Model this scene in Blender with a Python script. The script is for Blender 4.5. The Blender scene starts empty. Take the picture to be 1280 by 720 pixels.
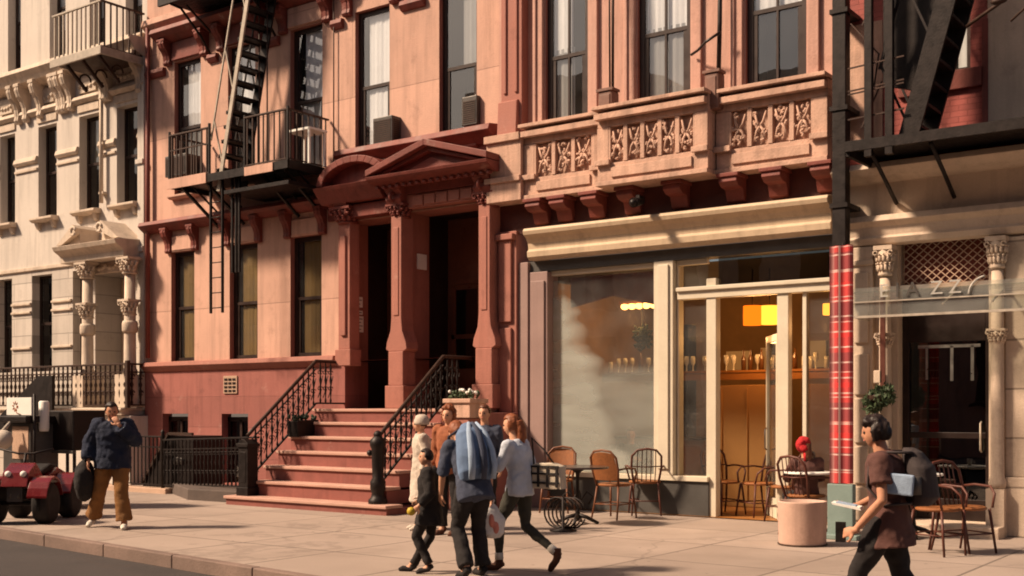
import bpy, bmesh, math, random
from mathutils import Vector, Matrix, Euler, noise
random.seed(11)
SC = bpy.context.scene
COL = SC.collection
R = math.radians
PI = math.pi

# ---------------------------------------------------------------- survey of the street
# X runs along the facades, Y away from the street (facades at Y = 0), Z up.
FOC = 1450.0; TH = math.atan(1057/1450); SN, CS = math.sin(TH), math.cos(TH)
CAMY = -15.58; EYE = 1.6
def fx(px, y=0.0):
    "X of the spot surveyed at photo column px on the vertical plane Y = y"
    d = y - CAMY; t = (px-640)/FOC
    return d*(t*CS-SN)/(CS+t*SN)
def fz(px, py, y=0.0):
    "height of the spot surveyed at (px, py) on the vertical plane Y = y"
    d = y - CAMY
    return (512-py)*(-fx(px, y)*SN + d*CS)/FOC + EYE
def gd(px, py, h=0.0):
    "ground spot under photo point (px, py)"
    z = FOC*(EYE-h)/(py-512.0); l = (px-640)/FOC*z
    return Vector((l*CS-z*SN, z*CS+l*SN+CAMY, h))

# ---------------------------------------------------------------- materials
def nodes_of(name):
    m = bpy.data.materials.new(name); m.use_nodes = True
    nt = m.node_tree; nt.nodes.clear()
    o = nt.nodes.new('ShaderNodeOutputMaterial')
    return m, nt, o
def N(nt, t, **k):
    n = nt.nodes.new(t)
    for a, b in k.items(): setattr(n, a, b)
    return n
def mix_rgb(nt, fac, a, b, mode='MIX'):
    n = N(nt, 'ShaderNodeMix', data_type='RGBA', blend_type=mode)
    for s, v in ((n.inputs[0], fac), (n.inputs[6], a), (n.inputs[7], b)):
        if hasattr(v, 'is_linked') or hasattr(v, 'links'): nt.links.new(v, s)
        else: s.default_value = (*v, 1) if isinstance(v, (tuple, list)) and len(v) == 3 else v
    return n.outputs[2]
def ramp(nt, src, p0, p1, c0=0.0, c1=1.0):
    r = N(nt, 'ShaderNodeMapRange'); r.inputs[1].default_value = p0; r.inputs[2].default_value = p1
    r.inputs[3].default_value = c0; r.inputs[4].default_value = c1
    nt.links.new(src, r.inputs[0]); return r.outputs[0]
def mat(name, col, rough=.75, var=.25, scale=3., bump=.15, metal=0., joints=None, joint_col=.55,
        streak=0., col2=None, spec=.3, coat=0., fine=40.):
    m, nt, out = nodes_of(name); L = nt.links.new
    p = N(nt, 'ShaderNodeBsdfPrincipled'); L(p.outputs[0], out.inputs[0])
    p.inputs['Roughness'].default_value = rough; p.inputs['Metallic'].default_value = metal
    p.inputs['Specular IOR Level'].default_value = spec
    if coat: p.inputs['Coat Weight'].default_value = coat; p.inputs['Coat Roughness'].default_value = .1
    tc = N(nt, 'ShaderNodeTexCoord')
    n1 = N(nt, 'ShaderNodeTexNoise'); n1.inputs['Scale'].default_value = scale; n1.inputs['Detail'].default_value = 8
    n1.inputs['Roughness'].default_value = .65
    n2 = N(nt, 'ShaderNodeTexNoise'); n2.inputs['Scale'].default_value = fine; n2.inputs['Detail'].default_value = 5
    n3 = N(nt, 'ShaderNodeTexNoise'); n3.inputs['Scale'].default_value = scale*.22; n3.inputs['Detail'].default_value = 3
    for n in (n1, n2, n3): L(tc.outputs['Object'], n.inputs['Vector'])
    dark = tuple(max(0, c*(1-var)) for c in col); lite = tuple(min(1, c*(1+var*.55)) for c in col)
    if col2: dark = col2
    c = mix_rgb(nt, ramp(nt, n1.outputs[0], .32, .68), dark, lite)
    c = mix_rgb(nt, ramp(nt, n3.outputs[0], .4, .62, 0, .5), c, tuple(x*(1-var*.7) for x in col))
    c = mix_rgb(nt, ramp(nt, n2.outputs[0], .35, .7, 0, .22), c, tuple(x*.7 for x in col))
    h = n2.outputs[0]
    if streak:
        mp = N(nt, 'ShaderNodeMapping'); mp.inputs['Scale'].default_value = (5, 5, .35)
        L(tc.outputs['Object'], mp.inputs[0])
        n4 = N(nt, 'ShaderNodeTexNoise'); n4.inputs['Scale'].default_value = 1.3; n4.inputs['Detail'].default_value = 6
        L(mp.outputs[0], n4.inputs['Vector'])
        c = mix_rgb(nt, ramp(nt, n4.outputs[0], .5, .78, 0, streak), c, tuple(x*.35 for x in col))
    bn = N(nt, 'ShaderNodeBump'); bn.inputs['Strength'].default_value = bump; bn.inputs['Distance'].default_value = .02
    L(h, bn.inputs['Height'])
    if joints:
        sx = N(nt, 'ShaderNodeSeparateXYZ'); cx = N(nt, 'ShaderNodeCombineXYZ')
        L(tc.outputs['Object'], sx.inputs[0])
        L(sx.outputs[0], cx.inputs[0])
        L(sx.outputs[1 if len(joints) > 3 and joints[3] == 'floor' else 2], cx.inputs[1])
        b = N(nt, 'ShaderNodeTexBrick'); b.offset = joints[4] if len(joints) > 4 else .5
        b.inputs['Scale'].default_value = 1; b.inputs['Brick Width'].default_value = joints[0]
        b.inputs['Row Height'].default_value = joints[1]; b.inputs['Mortar Size'].default_value = joints[2]
        b.inputs['Mortar Smooth'].default_value = .3
        b.inputs['Color1'].default_value = (1, 1, 1, 1); b.inputs['Color2'].default_value = (.8, .8, .8, 1)
        L(cx.outputs[0], b.inputs['Vector'])
        c = mix_rgb(nt, .9, c, b.outputs['Color'], 'MULTIPLY')
        b.inputs['Mortar'].default_value = (joint_col,)*3+(1,)
        b2 = N(nt, 'ShaderNodeBump'); b2.inputs['Strength'].default_value = .7; b2.inputs['Distance'].default_value = .012
        b2.invert = True; L(b.outputs['Fac'], b2.inputs['Height']); L(bn.outputs[0], b2.inputs['Normal']); bn = b2
    L(c, p.inputs['Base Color']); L(bn.outputs[0], p.inputs['Normal'])
    rr = ramp(nt, n1.outputs[0], .3, .7, max(.03, rough-.1), min(1, rough+.1)); L(rr, p.inputs['Roughness'])
    return m
def glass(name, tint=(1, 1, 1), refl=.12, rough=.02, dust=.0):
    m, nt, out = nodes_of(name); L = nt.links.new
    t = N(nt, 'ShaderNodeBsdfTransparent'); t.inputs[0].default_value = (*tint, 1)
    g = N(nt, 'ShaderNodeBsdfGlossy'); g.inputs['Roughness'].default_value = rough
    f = N(nt, 'ShaderNodeLayerWeight'); f.inputs[0].default_value = .5
    q = N(nt, 'ShaderNodeMath', operation='POWER'); L(f.outputs['Facing'], q.inputs[0]); q.inputs[1].default_value = 3.5
    a = N(nt, 'ShaderNodeMath', operation='MULTIPLY_ADD', use_clamp=True); a.inputs[1].default_value = .8; a.inputs[2].default_value = refl+.04
    L(q.outputs[0], a.inputs[0])
    mx = N(nt, 'ShaderNodeMixShader'); L(a.outputs[0], mx.inputs[0]); L(t.outputs[0], mx.inputs[1]); L(g.outputs[0], mx.inputs[2])
    tc = N(nt, 'ShaderNodeTexCoord'); n = N(nt, 'ShaderNodeTexNoise'); n.inputs['Scale'].default_value = 1.1
    L(tc.outputs['Object'], n.inputs['Vector'])
    b = N(nt, 'ShaderNodeBump'); b.inputs['Strength'].default_value = .12; b.inputs['Distance'].default_value = .03
    L(n.outputs[0], b.inputs['Height']); L(b.outputs[0], g.inputs['Normal'])
    last = mx.outputs[0]
    if dust:
        d = N(nt, 'ShaderNodeBsdfDiffuse'); d.inputs[0].default_value = (.6, .6, .58, 1)
        m2 = N(nt, 'ShaderNodeMixShader'); n5 = N(nt, 'ShaderNodeTexNoise'); n5.inputs['Scale'].default_value = 2.2
        n5.inputs['Detail'].default_value = 6
        L(tc.outputs['Object'], n5.inputs['Vector']); L(ramp(nt, n5.outputs[0], .35, .75, dust*.4, dust), m2.inputs[0])
        L(last, m2.inputs[1]); L(d.outputs[0], m2.inputs[2]); last = m2.outputs[0]
    L(last, out.inputs[0]); return m
def emit(name, col, s):
    m, nt, out = nodes_of(name)
    e = N(nt, 'ShaderNodeEmission'); e.inputs[0].default_value = (*col, 1); e.inputs[1].default_value = s
    nt.links.new(e.outputs[0], out.inputs[0]); return m

# ---------------------------------------------------------------- mesh builder
class MB:
    def __init__(s): s.bm = bmesh.new()
    def box(s, x0, x1, y0, y1, z0, z1, mi=0):
        x0, x1 = sorted((x0, x1)); y0, y1 = sorted((y0, y1)); z0, z1 = sorted((z0, z1))
        v = [s.bm.verts.new(c) for c in ((x0,y0,z0),(x1,y0,z0),(x1,y1,z0),(x0,y1,z0),(x0,y0,z1),(x1,y0,z1),(x1,y1,z1),(x0,y1,z1))]
        for f in ((0,3,2,1),(4,5,6,7),(0,1,5,4),(1,2,6,5),(2,3,7,6),(3,0,4,7)):
            s.bm.faces.new([v[i] for i in f]).material_index = mi
        return s
    def quad(s, a, b, c, d, mi=0):
        s.bm.faces.new([s.bm.verts.new(p) for p in (a, b, c, d)]).material_index = mi; return s
    def prism(s, prof, x0, x1, axis='X', mi=0):
        "closed profile extruded along an axis; prof is (y,z) for X, (x,z) for Y, (x,y) for Z"
        f = {'X': lambda t, a, b: (t, a, b), 'Y': lambda t, a, b: (a, t, b), 'Z': lambda t, a, b: (a, b, t)}[axis]
        A = [s.bm.verts.new(f(x0, *p)) for p in prof]; B = [s.bm.verts.new(f(x1, *p)) for p in prof]
        fs = [s.bm.faces.new(A), s.bm.faces.new(B[::-1])]
        n = len(prof)
        for i in range(n): fs.append(s.bm.faces.new((A[i], B[i], B[(i+1) % n], A[(i+1) % n])))
        for q in fs: q.material_index = mi
        return s
    def tube(s, pts, r, n=8, mi=0, cap=True, flat=1.0, up=(0, 0, 1)):
        pts = [Vector(p) for p in pts]; rs = r if isinstance(r, (list, tuple)) else [r]*len(pts)
        rings = []; prev = None
        for i, p in enumerate(pts):
            d = (pts[min(i+1, len(pts)-1)]-pts[max(i-1, 0)])
            d = d.normalized() if d.length > 1e-9 else Vector((0, 0, 1))
            if prev is None:
                u = Vector(up).cross(d)
                if u.length < 1e-3: u = Vector((1, 0, 0)).cross(d)
                u.normalize()
            else:
                u = (prev - d*prev.dot(d)); u.normalize()
            prev = u; w = d.cross(u)
            rings.append([s.bm.verts.new(p+(u*math.cos(a)+w*math.sin(a)*flat)*rs[i]) for a in [2*PI*k/n for k in range(n)]])
        for a, b in zip(rings, rings[1:]):
            for k in range(n):
                q = s.bm.faces.new((a[k], a[(k+1) % n], b[(k+1) % n], b[k])); q.smooth = True; q.material_index = mi
        if cap:
            s.bm.faces.new(rings[0][::-1]).material_index = mi; s.bm.faces.new(rings[-1]).material_index = mi
        return s
    def bar(s, a, b, w, h=None, mi=0):
        "square bar from a to b"
        a, b = Vector(a), Vector(b); d = (b-a).normalized(); h = h or w
        u = Vector((0, 0, 1)).cross(d)
        if u.length < 1e-3: u = Vector((1, 0, 0))
        u.normalize(); v = d.cross(u)
        V = [s.bm.verts.new(p+u*su*w/2+v*sv*h/2) for p in (a, b) for su, sv in ((-1,-1),(1,-1),(1,1),(-1,1))]
        for f in ((3,2,1,0),(4,5,6,7),(0,1,5,4),(1,2,6,5),(2,3,7,6),(3,0,4,7)):
            s.bm.faces.new([V[i] for i in f]).material_index = mi
        return s
    def lathe(s, prof, c=(0, 0, 0), n=16, mi=0, sx=1, sy=1, smooth=True):
        c = Vector(c); rings = []
        for r, z in prof:
            rings.append([s.bm.verts.new(c+Vector((r*sx*math.cos(2*PI*k/n), r*sy*math.sin(2*PI*k/n), z))) for k in range(n)])
        for a, b in zip(rings, rings[1:]):
            for k in range(n):
                q = s.bm.faces.new((a[k], a[(k+1) % n], b[(k+1) % n], b[k])); q.smooth = smooth; q.material_index = mi
        s.bm.faces.new(rings[0][::-1]).material_index = mi; s.bm.faces.new(rings[-1]).material_index = mi
        return s
    def ball(s, c, r, sub=2, mi=0, M=None):
        rr = r if isinstance(r, (tuple, list)) else (r, r, r)
        g = bmesh.ops.create_icosphere(s.bm, subdivisions=sub, radius=1)
        T = Matrix.Translation(c) @ (M or Matrix()) @ Matrix.Diagonal((*rr, 1))
        bmesh.ops.transform(s.bm, matrix=T, verts=g['verts'])
        for v in g['verts']:
            for f in v.link_faces: f.smooth = True; f.material_index = mi
        return s
    def arc(s, c, r, a0, a1, t, axis='Y', n=10, k=6, mi=0):
        c = Vector(c); pts = []
        for i in range(n+1):
            a = a0+(a1-a0)*i/n; u, v = r*math.cos(a), r*math.sin(a)
            pts.append(c+Vector({'Y': (u, 0, v), 'X': (0, u, v), 'Z': (u, v, 0)}[axis]))
        return s.tube(pts, t, n=k, mi=mi)
    def build(s, name, m, parent=None, bevel=0., recalc=True, loc=None, kind=None, tris=False):
        if recalc: bmesh.ops.recalc_face_normals(s.bm, faces=s.bm.faces)
        me = bpy.data.meshes.new(name); s.bm.to_mesh(me); s.bm.free()
        for x in (m if isinstance(m, (list, tuple)) else [m]): me.materials.append(x)
        return link(name, me, parent, bevel, loc, kind)
def link(name, me, parent=None, bevel=0., loc=None, kind=None):
    o = bpy.data.objects.new(name, me); COL.objects.link(o)
    if loc is not None: o.location = loc
    if parent is not None:
        o.parent = parent
        if parent.get('world_built'): o.matrix_parent_inverse = Matrix.Translation(parent.location).inverted()
        elif parent.parent is None and loc is None: pass
    if kind: o['kind'] = kind
    if bevel:
        b = o.modifiers.new('bevel', 'BEVEL'); b.width = bevel; b.segments = 2; b.limit_method = 'ANGLE'; b.angle_limit = R(50)
        b.harden_normals = False
    return o
def tag(o, label, cat, group=None):
    o['label'] = label; o['category'] = cat
    if group: o['group'] = group
    return o
def thing(name, label, cat, loc=(0, 0, 0), rz=0., group=None, world=False):
    "an Empty at the thing's base; world=True: the parts' meshes are written in world coordinates"
    o = bpy.data.objects.new(name, None); COL.objects.link(o); o.empty_display_size = .2
    o.location = loc; o.rotation_euler = (0, 0, rz)
    if world: o['world_built'] = 1
    return tag(o, label, cat, group)
def copy_tree(o, parent=None):
    c = o.copy(); COL.objects.link(c)
    if parent is not None: c.parent = parent
    for ch in [x for x in o.children]: copy_tree(ch, c)
    return c
def text_mesh(txt, size, depth=.004):
    cu = bpy.data.curves.new('t', 'FONT'); cu.body = txt; cu.size = size; cu.extrude = depth; cu.align_x = 'CENTER'; cu.align_y = 'CENTER'
    o = bpy.data.objects.new('t', cu); COL.objects.link(o)
    dg = bpy.context.evaluated_depsgraph_get(); me = bpy.data.meshes.new_from_object(o.evaluated_get(dg))
    bpy.data.objects.remove(o); bpy.data.curves.remove(cu)
    me.transform(Matrix.Rotation(PI/2, 4, 'X')); return me
# ---------------------------------------------------------------- palette
M = {}
M['cream']   = mat('cream_stone', (.60, .53, .47), .8, .14, 1.2, .25, streak=.35)
M['creamj']  = mat('cream_coursed_stone', (.60, .53, .47), .8, .14, 1.2, .25, joints=(1.5, .42, .012), streak=.3)
M['creamt']  = mat('cream_trim', (.62, .50, .40), .75, .22, 2.5, .3, streak=.5)
M['salmon']  = mat('salmon_stucco', (.66, .385, .295), .8, .2, .9, .3, joints=(30, 1.84, .008), joint_col=.6, streak=.4)
M['coral']   = mat('coral_base_stone', (.36, .125, .105), .8, .16, 1.1, .2, joints=(40, .62, .006), joint_col=.75, streak=.3)
M['oxblood'] = mat('oxblood_trim', (.215, .052, .040), .6, .3, 3., .2, streak=.3)
M['rosewall']= mat('rose_pilaster_stone', (.37, .145, .11), .7, .16, 1.5, .2, streak=.25)
M['pinkwall']= mat('pink_sandstone', (.58, .33, .265), .8, .22, 1.6, .3, streak=.5)
M['peach']   = mat('peach_sandstone', (.60, .37, .28), .8, .28, 3., .35, streak=.7)
M['brickred']= mat('red_painted_brick', (.40, .10, .085), .75, .2, 2., .2, joints=(.22, .075, .006), joint_col=.7)
M['tan']     = mat('tan_limestone', (.58, .45, .35), .8, .15, 1.5, .25, streak=.3)
M['tanj']    = mat('tan_coursed_limestone', (.58, .45, .35), .8, .15, 1.5, .25, joints=(2.2, .62, .014), joint_col=.45, streak=.25)
M['fascia']  = mat('cream_painted_fascia', (.56, .42, .29), .55, .1, 1.5, .08, streak=.35)
M['frame_cream'] = mat('cream_painted_wood', (.62, .54, .42), .5, .1, 3, .06)
M['greypier'] = mat('mauve_grey_paint', (.30, .195, .175), .6, .12, 2., .1, streak=.2)
M['kick']    = mat('dark_slate_panel', (.075, .07, .065), .5, .3, 2., .1)
M['wood_dark'] = mat('near_black_paint', (.022, .012, .010), .4, .4, 4., .05)
M['sash']    = mat('dark_brown_sash', (.035, .018, .014), .45, .3, 6., .05)
M['iron']    = mat('black_painted_iron', (.018, .012, .011), .5, .5, 9., .1, metal=.3)
M['ironb']   = mat('brown_weathered_iron', (.055, .028, .02), .6, .5, 9., .15, metal=.2)
M['ironpale'] = mat('pale_weathered_iron', (.42, .36, .30), .6, .35, 9., .15, metal=.2)
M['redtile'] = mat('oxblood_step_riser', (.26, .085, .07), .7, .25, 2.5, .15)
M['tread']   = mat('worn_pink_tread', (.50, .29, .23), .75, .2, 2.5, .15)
M['curtain'] = mat('pale_curtain', (.74, .74, .74), .9, .1, 2., .1)
M['curtgrey'] = mat('grey_curtain', (.30, .30, .295), .9, .15, 2., .1)
M['blindy']  = mat('olive_gold_blind', (.20, .115, .035), .8, .25, 2., .1)
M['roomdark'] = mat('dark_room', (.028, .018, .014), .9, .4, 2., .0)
M['glass']   = glass('window_glass', (.93, .95, .95), .04, .01, .04)
M['glassd']  = glass('dim_window_glass', (.5, .5, .48), .05, .01, .0)
M['shopglass'] = glass('shop_glass', (.93, .95, .93), .03, .005, .05)
M['canopyglass'] = glass('canopy_glass', (.90, .93, .91), .05, .1, .16)
M['asphalt'] = mat('asphalt', (.058, .048, .046), .85, .3, 1.2, .5, fine=90.)
M['ground']  = mat('far_ground', (.08, .07, .065), .9, .3, .2, .2)
M['walk']    = mat('pavement_flags', (.37, .29, .245), .85, .13, .8, .25, joints=(1.55, 1.55, .018, 'floor', .0), joint_col=.4, fine=70.)
M['kerb']    = mat('kerb_stone', (.22, .15, .125), .8, .25, 2.5, .3)
M['concrete'] = mat('dark_areaway_curb', (.10, .075, .065), .8, .3, 3., .3)
M['copped']  = mat('brown_planter_stone', (.50, .33, .24), .8, .2, 3., .3)
M['acbox']   = mat('weathered_ac_metal', (.085, .075, .07), .5, .3, 5., .1, metal=.3)
M['acbrown'] = mat('brown_meter_box', (.20, .10, .075), .5, .3, 5., .1)
M['white']   = mat('white_paint', (.80, .77, .72), .6, .1, 5., .05)
M['paper']   = mat('white_paper', (.85, .83, .78), .8, .06, 5., .02)
M['ink']     = mat('dark_ink', (.06, .04, .04), .8, .1, 5., .0)
M['rattan']  = mat('orange_brown_rattan', (.30, .105, .035), .55, .35, 30., .5, fine=120.)
M['cane']    = mat('honey_cane_pole', (.16, .055, .025), .45, .3, 12., .1)
M['canedark'] = mat('dark_red_cane', (.10, .03, .02), .45, .3, 12., .1)
M['tabletop'] = mat('dark_table_top', (.05, .03, .025), .3, .3, 6., .05, coat=.4)
M['tub']     = mat('rosy_terracotta_tub', (.53, .345, .275), .75, .12, 4., .15, streak=.15)
M['soil']    = mat('potting_soil', (.05, .03, .02), .95, .3, 12., .4)
M['leaf']    = mat('dusty_leaf', (.055, .085, .04), .6, .4, 8., .2)
M['leafd']   = mat('dark_leaf', (.03, .05, .028), .6, .4, 8., .2)
M['barwood'] = mat('bar_wood', (.30, .12, .035), .45, .3, 2., .1)
M['ochre']   = mat('ochre_plaster', (.26, .15, .07), .8, .4, 1.3, .1)
M['amberpanel'] = mat('amber_wall_panel', (.36, .17, .055), .7, .15, 1., .05)
M['bottle']  = mat('glassware', (.62, .58, .50), .15, .2, 9., .0, spec=.6)
M['bottleb'] = mat('brown_bottle', (.12, .05, .02), .15, .2, 9., .0, spec=.6)
M['lampshade'] = emit('glowing_orange_shade', (1, .17, .012), 1.25)
M['lampshade2'] = emit('glowing_yellow_shade', (1, .36, .04), 2.0)
M['bulb']    = emit('warm_bulb', (1, .45, .12), 5.)
M['screen']  = mat('pale_sunblind', (.56, .60, .56), .8, .08, .9, .05)
M['steel']   = mat('brushed_steel', (.4, .38, .36), .35, .2, 9., .05, metal=.8)
M['rubber']  = mat('black_rubber', (.015, .012, .012), .8, .3, 9., .2)
M['redpaint'] = mat('red_vehicle_paint', (.16, .008, .010), .3, .2, 6., .02, coat=.6)
M['teal']    = mat('faded_teal_plinth', (.19, .26, .24), .6, .2, 4., .1)
M['skin']    = mat('skin', (.50, .235, .145), .55, .1, 8., .05)
M['skinp']   = mat('skin_fair', (.60, .31, .20), .55, .1, 8., .05)
M['hairblk'] = mat('dark_hair', (.022, .012, .010), .5, .4, 30., .4)
M['hairaub'] = mat('auburn_hair', (.26, .075, .03), .5, .4, 25., .4)
M['hairbr']  = mat('brown_hair', (.13, .045, .022), .5, .4, 25., .4)
def cloth(n, c, var=.25, s=5.): return mat(n, c, .9, var, s, .3, fine=160.)
M['navy'] = cloth('navy_jacket', (.014, .020, .042)); M['brownpants'] = cloth('tan_trousers', (.235, .105, .035))
M['blackcloth'] = cloth('black_cloth', (.022, .018, .018)); M['olive'] = cloth('olive_coat_panel', (.06, .05, .03))
M['sneaker'] = cloth('white_sneaker', (.72, .66, .58)); M['bluebag'] = cloth('slate_blue_nylon', (.13, .20, .33))
M['bluelight'] = cloth('light_blue_stripe', (.34, .44, .58)); M['slate'] = cloth('dark_slate_panel_cloth', (.055, .065, .10))
M['shirtblue'] = cloth('pale_blue_shirt', (.50, .54, .62)); M['legging'] = cloth('dark_olive_leggings', (.045, .042, .034))
M['brownshoe'] = cloth('brown_boot', (.10, .04, .025)); M['whitebag'] = cloth('white_plastic_bag', (.72, .68, .66))
M['pinkbag'] = cloth('pink_package', (.62, .22, .17)); M['palecoat'] = cloth('pale_grey_coat', (.55, .47, .40))
M['rust'] = cloth('rust_blouse', (.30, .10, .05)); M['brownshirt'] = cloth('dark_brown_t_shirt', (.115, .05, .042))
M['packgrey'] = cloth('charcoal_backpack', (.055, .042, .042)); M['redcloth'] = cloth('bright_red_scarf', (.46, .02, .025))
M['yellow'] = mat('yellow_fruit', (.52, .36, .04), .5, .2, 6., .1)
M['patbag'] = cloth('cream_patterned_bag', (.55, .47, .37))
def tartan():
    m, nt, out = nodes_of('red_tartan_cloth'); L = nt.links.new
    p = N(nt, 'ShaderNodeBsdfPrincipled'); L(p.outputs[0], out.inputs[0]); p.inputs['Roughness'].default_value = .85
    tc = N(nt, 'ShaderNodeTexCoord'); sx = N(nt, 'ShaderNodeSeparateXYZ'); L(tc.outputs['Object'], sx.inputs[0])
    c = (.42, .035, .035)
    def stripes(src, period, lo, hi, col, f, c, off=0.):
        a = N(nt, 'ShaderNodeMath', operation='ADD'); a.inputs[1].default_value = off; L(src, a.inputs[0])
        d = N(nt, 'ShaderNodeMath', operation='DIVIDE'); d.inputs[1].default_value = period; L(a.outputs[0], d.inputs[0])
        fr = N(nt, 'ShaderNodeMath', operation='FRACT'); L(d.outputs[0], fr.inputs[0])
        g = N(nt, 'ShaderNodeMath', operation='GREATER_THAN'); g.inputs[1].default_value = lo; L(fr.outputs[0], g.inputs[0])
        l = N(nt, 'ShaderNodeMath', operation='LESS_THAN'); l.inputs[1].default_value = hi; L(fr.outputs[0], l.inputs[0])
        k = N(nt, 'ShaderNodeMath', operation='MULTIPLY'); L(g.outputs[0], k.inputs[0]); L(l.outputs[0], k.inputs[1])
        k2 = N(nt, 'ShaderNodeMath', operation='MULTIPLY'); k2.inputs[1].default_value = f; L(k.outputs[0], k2.inputs[0])
        return mix_rgb(nt, k2.outputs[0], c, col)
    c = stripes(sx.outputs[2], .62, .35, .72, (.16, .03, .035), .75, c)
    c = stripes(sx.outputs[2], .62, .02, .12, (.62, .03, .03), .8, c)
    c = stripes(sx.outputs[2], .19, .44, .54, (.62, .45, .40), .7, c)
    c = stripes(sx.outputs[2], .31, .80, .84, (.62, .45, .40), .7, c, .05)
    c = stripes(sx.outputs[0], .5, .13, .17, (.66, .52, .46), .75, c, .25)
    c = stripes(sx.outputs[0], .5, .13, .34, (.50, .30, .28), .35, c, .42)
    L(c, p.inputs['Base Color']); return m
M['tartan'] = tartan()

M['glassu'] = glass('upper_window_glass', (.95, .96, .97), .12, .01, .03)
def pane_reflection():
    "pale street reflection painted on the lower left of the big pane, thinning out upwards"
    m, nt, out = nodes_of('painted_reflection'); L = nt.links.new
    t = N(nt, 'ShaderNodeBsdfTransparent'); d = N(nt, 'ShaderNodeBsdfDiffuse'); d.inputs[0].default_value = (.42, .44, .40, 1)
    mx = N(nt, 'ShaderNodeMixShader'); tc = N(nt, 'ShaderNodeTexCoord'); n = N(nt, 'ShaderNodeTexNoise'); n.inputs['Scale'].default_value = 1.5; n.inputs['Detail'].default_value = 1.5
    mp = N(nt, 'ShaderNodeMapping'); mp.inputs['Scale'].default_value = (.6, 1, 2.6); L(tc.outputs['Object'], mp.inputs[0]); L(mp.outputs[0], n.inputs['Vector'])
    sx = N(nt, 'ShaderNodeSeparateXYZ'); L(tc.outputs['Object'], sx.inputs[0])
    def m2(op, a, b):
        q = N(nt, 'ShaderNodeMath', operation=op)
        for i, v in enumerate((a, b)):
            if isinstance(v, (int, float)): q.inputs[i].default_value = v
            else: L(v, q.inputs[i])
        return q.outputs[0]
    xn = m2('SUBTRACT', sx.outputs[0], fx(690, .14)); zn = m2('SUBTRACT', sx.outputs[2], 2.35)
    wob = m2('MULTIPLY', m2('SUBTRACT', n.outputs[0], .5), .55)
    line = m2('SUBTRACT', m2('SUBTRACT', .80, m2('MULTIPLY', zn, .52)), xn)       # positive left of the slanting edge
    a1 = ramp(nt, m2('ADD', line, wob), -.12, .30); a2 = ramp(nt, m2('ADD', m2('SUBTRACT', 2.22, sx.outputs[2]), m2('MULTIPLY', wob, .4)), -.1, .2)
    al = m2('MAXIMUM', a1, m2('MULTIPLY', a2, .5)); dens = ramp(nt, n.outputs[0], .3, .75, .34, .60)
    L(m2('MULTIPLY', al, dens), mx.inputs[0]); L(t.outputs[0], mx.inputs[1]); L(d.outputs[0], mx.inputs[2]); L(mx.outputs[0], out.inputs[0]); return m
M['pane_reflection'] = pane_reflection()
M['corbel'] = mat('shaded_oxblood', (.085, .022, .016), .6, .3, 3., .2)  # band below the bay: its shade is put into the dark colour

def stained(m, spots=9., col=(.09, .07, .06), big=(.20, .155, .13), amount=.55, crack=.4):
    nt = m.node_tree; L = nt.links.new; p = [n for n in nt.nodes if n.type == 'BSDF_PRINCIPLED'][0]
    src = p.inputs['Base Color'].links[0].from_socket
    tc = N(nt, 'ShaderNodeTexCoord'); v = N(nt, 'ShaderNodeTexVoronoi'); v.inputs['Scale'].default_value = spots/4; v.inputs['Randomness'].default_value = 1
    L(tc.outputs['Object'], v.inputs['Vector'])
    c = mix_rgb(nt, ramp(nt, v.outputs['Distance'], .035, .055, .75, 0), src, col)
    n = N(nt, 'ShaderNodeTexNoise'); n.inputs['Scale'].default_value = .55; n.inputs['Detail'].default_value = 9; n.inputs['Roughness'].default_value = .7; n.inputs['Distortion'].default_value = .6
    L(tc.outputs['Object'], n.inputs['Vector']); c = mix_rgb(nt, ramp(nt, n.outputs[0], .5, .72, 0, amount), c, big)
    v2 = N(nt, 'ShaderNodeTexVoronoi', feature='DISTANCE_TO_EDGE'); v2.inputs['Scale'].default_value = .33
    n2 = N(nt, 'ShaderNodeTexNoise'); n2.inputs['Scale'].default_value = 2.; n2.inputs['Detail'].default_value = 6; L(tc.outputs['Object'], n2.inputs['Vector'])
    ad = mix_rgb(nt, .28, tc.outputs['Object'], n2.outputs['Color']); L(ad, v2.inputs['Vector'])
    c = mix_rgb(nt, ramp(nt, v2.outputs['Distance'], .002, .006, crack, 0), c, (.06, .045, .04))
    n3 = N(nt, 'ShaderNodeTexNoise'); n3.inputs['Scale'].default_value = 45; n3.inputs['Detail'].default_value = 3; L(tc.outputs['Object'], n3.inputs['Vector'])
    c = mix_rgb(nt, ramp(nt, n3.outputs[0], .58, .68, 0, .35), c, tuple(x*1.2 for x in big))
    L(c, p.inputs['Base Color'])
stained(M['walk'], crack=.22, amount=.62); stained(M['asphalt'], 5, (.03, .025, .024), (.035, .03, .028), .6, .6); stained(M['kerb'], 6, (.05, .04, .035), (.09, .065, .055), .7, .0)
M['doorbrown'] = mat('brown_varnished_door', (.13, .05, .03), .35, .3, 5., .1, coat=.3)

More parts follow.
